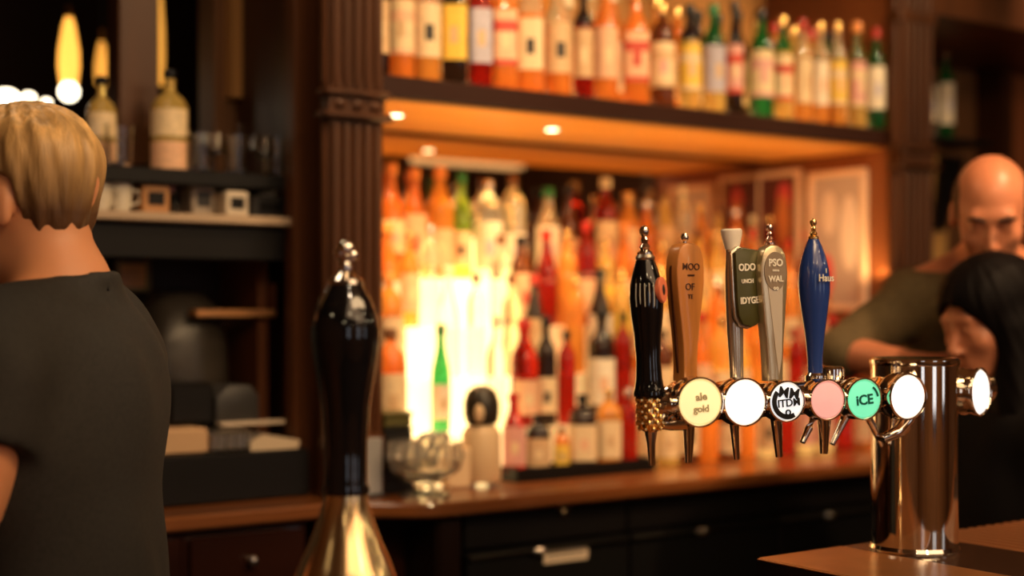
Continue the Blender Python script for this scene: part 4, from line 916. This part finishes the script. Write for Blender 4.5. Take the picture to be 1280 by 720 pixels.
def arm_sdf(f, sh, el, wr, hand_dir, r=(.052, .043, .030)):
    d = smin(f.cone(sh, el, r[0], r[1]), f.cone(el, wr, r[1], r[2]), .01)
    wr = np.array(wr, np.float32); hd = np.array(hand_dir, np.float32); hd /= np.linalg.norm(hd)
    side = np.cross(hd, (0, 0, 1)); side /= np.linalg.norm(side)+1e-6; dn = np.array((0, 0, -1.0))
    palm = wr+hd*.05; d = smin(d, f.cone(wr+hd*.02, palm+hd*.02, .026, .030), .02)
    for i, (o_, ln) in enumerate(((-.030, .062), (-.010, .072), (.010, .068), (.029, .054))):
        a = palm+hd*.035+side*o_; b = a+hd*ln*.5+dn*.006; c = b+hd*ln*.35+dn*ln*.35
        d = smin(d, smin(f.cone(a, b, .0095, .0088), f.cone(b, c, .0088, .0078), .003), .005)
    a = wr+hd*.03-side*.03; b = a+hd*.035-side*.022; c = b+hd*.03-side*.004+dn*.01
    return smin(d, smin(f.cone(a, b, .013, .010), f.cone(b, c, .010, .009), .004), .012)
skinb = mat('skin_fair', (.62, .27, .13), .5, noise=(7, .12, (1, 1, 1))); 
for m_ in (skinb,): m_.node_tree.nodes['Principled BSDF'].inputs['Subsurface Weight'].default_value = .12; m_.node_tree.nodes['Principled BSDF'].inputs['Subsurface Scale'].default_value = .02
def person(label, base, rz, zs, head, hp, arms, skin, shirt_mat, shirt_name, trouser_mat, sleeve, hair_fn, hair_mat, hair_label, female=False, lean=.0, yaw=0, scale=1.0, shirt_label=None, h=.0075, back=0.0):
    t = thing('person', label, 'person', (base[0], base[1], 0), rz)
    f = Field((-.42, -.30, -.01), (.42, .45, head[2]+.17), h)
    dz = zs-1.44; ly = lean
    R = rotm(hp, yaw); sx = scale
    neck = (0, ly*.8-.02, zs+.04)
    hd, L = head_sdf(f, head, R, neck, female)
    def torso(e):
        d = f.ell((0, ly*.5, 1.28+dz), (.168*sx+e, .112+e, .21+e))
        d = smin(d, f.ell((0, ly*.8-.03-back, 1.37+dz), (.160*sx+e, .090+e+back*.5, .13+e)), .05)
        d = smin(d, f.ell((0, 0, 1.06+dz*.8), (.148*sx+e, .110+e, .18+e)), .06)
        d = smin(d, f.ell((0, -.01, .93+dz*.7), (.162*sx+e, .122+e, .13+e)), .05)
        sh = f.cone((-.155*sx, ly*.9, zs-.005), (.155*sx, ly*.9, zs-.005), .055+e, .055+e); d = smin(d, sh, .05)
        for s in (-1, 1): d = smin(d, f.cone((s*.10*sx, ly*.9-.01, zs+.03), (0, ly*.9-.02, zs+.075), .042+e, .050+e*.3), .04)
        return d
    body = smin(torso(0), hd, .03)
    for (sh, el, wr, hdir) in arms: body = smin(body, arm_sdf(f, sh, el, wr, hdir), .03)
    zh = .90+dz*.7
    for s in (-1, 1):
        body = smin(body, smin(f.cone((s*.085, -.01, zh), (s*.10, .015, zh*.53), .080, .055), f.cone((s*.10, .015, zh*.53), (s*.105, -.02, .09), .055, .038), .02), .03)
        body = smin(body, f.cone((s*.105, -.03, .045), (s*.115, .12, .035), .036, .030), .03)
    field_part('body', body, f, skin, t)
    sd = torso(.016)
    for (sh, el, wr, hdir) in arms:
        sh, el, wr = map(lambda q: np.array(q, np.float32), (sh, el, wr))
        if sleeve <= 1: e2 = sh+(el-sh)*sleeve; a = f.cone(sh, e2, .066, .064); ax = (el-sh)/np.linalg.norm(el-sh); a = smax(a, (f.P-e2) @ ax, .004)
        else: e2 = el+(wr-el)*(sleeve-1); ax = (wr-el)/np.linalg.norm(wr-el); a = smin(f.cone(sh, el, .066, .058), smax(f.cone(el, e2, .056, .050), (f.P-e2) @ ax, .004), .015)
        sd = smin(sd, a, .035)
    P = f.P; sd = sd+.004*np.sin(P[..., 2]*14+P[..., 0]*30+P[..., 1]*18)*np.sin(P[..., 0]*21-P[..., 2]*9+P[..., 1]*25)+.0016*np.sin(P[..., 2]*22+P[..., 1]*55+P[..., 0]*45)
    nk = np.array(neck, np.float32)
    sd = smax(sd, -(f.cone(nk-np.array((0, -.0, .0)), nk+np.array((0, .0, .2)), .064, .075)), .004)
    sd = smax(sd, (.86+dz*.7)-P[..., 2], .004)
    sd = smax(sd, P[..., 2]-(zs+.085+P[..., 1]*-.25), .004)
    cr = smax(np.abs(f.cone(nk+np.array((0, 0, -.05)), nk+np.array((0, 0, .15)), .066, .066))-.007, np.abs(P[..., 2]-(zs+.068-P[..., 1]*.35))-.010, .004); sd = smin(sd, cr, .012)
    field_part(shirt_name, sd, f, shirt_mat, t, shirt_label, 4)
    td = smax(smin(torso(.010), f.ell((0, 0, .9), (.17*sx, .13, .1)), .03), P[..., 2]-(.92+dz*.7), .004)
    for s in (-1, 1): td = smin(td, smin(f.cone((s*.085, -.01, zh), (s*.10, .015, zh*.53), .094, .072), f.cone((s*.10, .015, zh*.53), (s*.105, -.02, .10), .072, .060), .02), .03)
    td = smax(smax(td, .07-P[..., 2], .004), P[..., 2]-(.93+dz*.7), .004)
    field_part('trousers', td, f, trouser_mat, t)
    bd = None
    for s in (-1, 1):
        q = smin(f.cone((s*.105, -.03, .05), (s*.117, .13, .042), .050, .042), f.cone((s*.105, -.02, .05), (s*.105, -.02, .12), .050, .050), .02); bd = q if bd is None else np.minimum(bd, q)
    bd = smax(bd, .003-P[..., 2], .004); field_part('shoes', bd, f, blackm, t)
    # hair on a finer grid
    hf = Field([head[0]-.16, head[1]-.17, head[2]-(.5 if female else .2)], [head[0]+.16, head[1]+.16, head[2]+.17], .005)
    hsd = hair_fn(hf, head, R); field_part('hair', hsd, hf, hair_mat, t, hair_label, 1)
    return t, L
def hair_noise(f, head, R, amp):
    Q = (f.P-np.array(head, np.float32)) @ R; th = np.arctan2(Q[..., 0], Q[..., 1]+.0)
    return amp*(np.sin(th*17+Q[..., 2]*20)+.7*np.sin(th*29-Q[..., 2]*35)+.6*np.sin(Q[..., 0]*150+Q[..., 2]*30)*np.clip(Q[..., 2]*10, 0, 1))
def hair_blond(f, head, R):
    c = np.array(head, np.float32)
    def L(p): return c+R @ np.array(p, np.float32)
    d = f.ell(L((0, -.012, .046)), (.087, .107, .090), R); d = smin(d, f.ell(L((0, -.038, -.018)), (.067, .060, .068), R), .03)
    d = smin(d, f.ell(L((0, .03, .085)), (.065, .07, .045), R), .03)
    Q = (f.P-c) @ R; x, y, z = Q[..., 0], Q[..., 1], Q[..., 2]
    line = np.where(y > .02, .055, np.where(y > -.028, .020+(y+.028)*.7, -.066-(y+.03)*.15))       # hairline height
    d = d+hair_noise(f, head, R, .0022)+np.clip((.01-z)*.06, 0, .005); d = smax(d, line-z, .008)
    ear = f.ell(L((.083, -.004, -.010)), (.02, .024, .040), R); ear2 = f.ell(L((-.083, -.004, -.010)), (.02, .024, .040), R)
    d = smax(d, -ear, .005); return smax(d, -ear2, .005)
def hair_bald(f, head, R):
    c = np.array(head, np.float32); L = lambda p: c+R @ np.array(p, np.float32)
    d = f.ell(L((0, -.018, .020)), (.0815, .100, .091), R); Q = (f.P-c) @ R
    d = smax(d, Q[..., 2]-.088, .006); d = smax(d, Q[..., 1]-.035, .006); d = smax(d, (.058-np.abs(Q[..., 0]))-np.clip(-Q[..., 1]-.02, 0, 1)*1.5, .006)
    d = smax(d, -.055-Q[..., 2], .006)
    for s in (-1, 1): d = smax(d, -f.ell(L((s*.083, -.004, -.014)), (.02, .024, .036), R), .005)
    return d
def hair_long(f, head, R):
    c = np.array(head, np.float32); L = lambda p: c+R @ np.array(p, np.float32)
    d = f.ell(L((0, -.018, .036)), (.096, .116, .098), R)
    d = smin(d, f.cone(c+np.array((0, -.055, -.05)), c+np.array((0, -.085, -.33)), .092, .105), .05)
    for s in (-1, 1): d = smin(d, f.cone(L((s*.068, .0, -.03)), c+np.array((s*.085, -.01, -.30)), .036, .055), .04)
    d = d+hair_noise(f, head, R, .001)
    face = f.ell(L((0, .085, -.042)), (.066, .095, .098), R); d = smax(d, -face, .01)
    return smax(d, (c[2]-.48)-f.P[..., 2], .01)
hblond = mat('blond_hair', (.70, .42, .16), .45, noise=(60, .45, (1, 1, .12)), bump=.5)
# darker roots low on the nape: a colour the hair itself has
nt = hblond.node_tree; bs_ = nt.nodes['Principled BSDF']; src = bs_.inputs['Base Color'].links[0].from_socket
tc = nt.nodes.new('ShaderNodeTexCoord'); sp = nt.nodes.new('ShaderNodeSeparateXYZ'); mr = nt.nodes.new('ShaderNodeMapRange'); mx = nt.nodes.new('ShaderNodeMix'); mx.data_type = 'RGBA'
mr.inputs[1].default_value = 1.63; mr.inputs[2].default_value = 1.75
nt.links.new(tc.outputs['Object'], sp.inputs[0]); nt.links.new(sp.outputs[2], mr.inputs[0]); nt.links.new(mr.outputs[0], mx.inputs[0]); mx.inputs[6].default_value = (.09, .042, .018, 1); nt.links.new(src, mx.inputs[7]); nt.links.new(mx.outputs[2], bs_.inputs['Base Color'])
tee = mat('charcoal_tee', (.020, .018, .0155), .8, noise=(160, .2, (1, 1, 1))); olive = mat('olive_jumper', (.12, .085, .036), .85, noise=(90, .2, (1, 1, 1))); blk = mat('black_cloth', (.004, .003, .003), .8, spec=.15); jean = mat('dark_trousers', (.012, .012, .016), .8)
# fair-haired barman: faces left and a little away
fx = math.radians(168); rzb = fx-math.pi/2
pb = D(87, 0, 1.97)
hz = EYE+(HOR-249)*1.93/F
person('fair-haired person in a dark grey T-shirt turned away at the left edge', (pb.x, pb.y), rzb, 1.452, (0, .068, hz), .16, 
       [((-.175, .0, 1.415), (-.225, .045, 1.16), (-.20, .26, 1.10), (.2, 1, 0)), ((.175, .02, 1.415), (.25, .08, 1.16), (.20, .30, 1.12), (-.2, 1, 0))],
       skinb, tee, 't_shirt', jean, .30, hair_blond, hblond, 'short fair hair, darker at the nape', lean=.03, shirt_label='dark grey T-shirt', back=.0)
# balding man behind the tower
skin2 = mat('skin_ruddy', (.58, .22, .11), .38, noise=(7, .12, (1, 1, 1)))
pm = D(1240, 0, 3.06); pm.x += .045; pm.x += .04; pm.y = 3.34; hz = EYE+(HOR-262)*3.04/F
tm, Lm = person('balding person in an olive jumper bowing his head behind the beer tower', (pm.x, pm.y), math.pi-.30, 1.54, (0.0, .27, hz), .50,
       [((.175, .12, 1.51), (.315, .22, 1.40), (.16, .31, 1.375), (-1, .15, 0)), ((-.175, .12, 1.51), (-.27, .05, 1.25), (-.18, .18, 1.10), (.3, 1, 0))],
       skin2, olive, 'jumper', jean, 1.12, hair_bald, mat('short_brown_hair', (.10, .045, .02), .7), 'cropped brown hair round the bald crown', lean=.15, shirt_label='olive brown jumper')
# eyebrows and closed lids
for s in (-1, 1):
    eb = M().tube([Lm((s*.014, .100, .022)), Lm((s*.032, .098, .027)), Lm((s*.048, .083, .020))], [.004, .005, .003], 8)
    ob = bpy.data.objects.new('eyebrow', eb.mesh('eyebrow', mat('brow', (.05, .02, .01), .8))); COL.objects.link(ob); ob.parent = tm
# dark-haired woman in front of him, turned left
pw = D(1262, 0, 2.98); hz = EYE+(HOR-398)*2.85/F
fw = math.radians(202)
person('person with long black hair in black looking down beside the beer tower', (pw.x, pw.y), fw-math.pi/2, 1.245, (0, .055, hz), .32,
       [((-.13, .01, 1.215), (-.155, -.01, .97), (-.10, .14, .93), (.3, 1, 0)), ((.13, .01, 1.215), (.155, -.01, .97), (.10, .14, .93), (-.3, 1, 0))],
       skin2, blk, 'black_top', blk, 1.85, hair_long, mat('black_hair', (.003, .002, .002), .6, spec=.1), 'long black hair', female=True, lean=.02, scale=.88, shirt_label='black top', back=0)
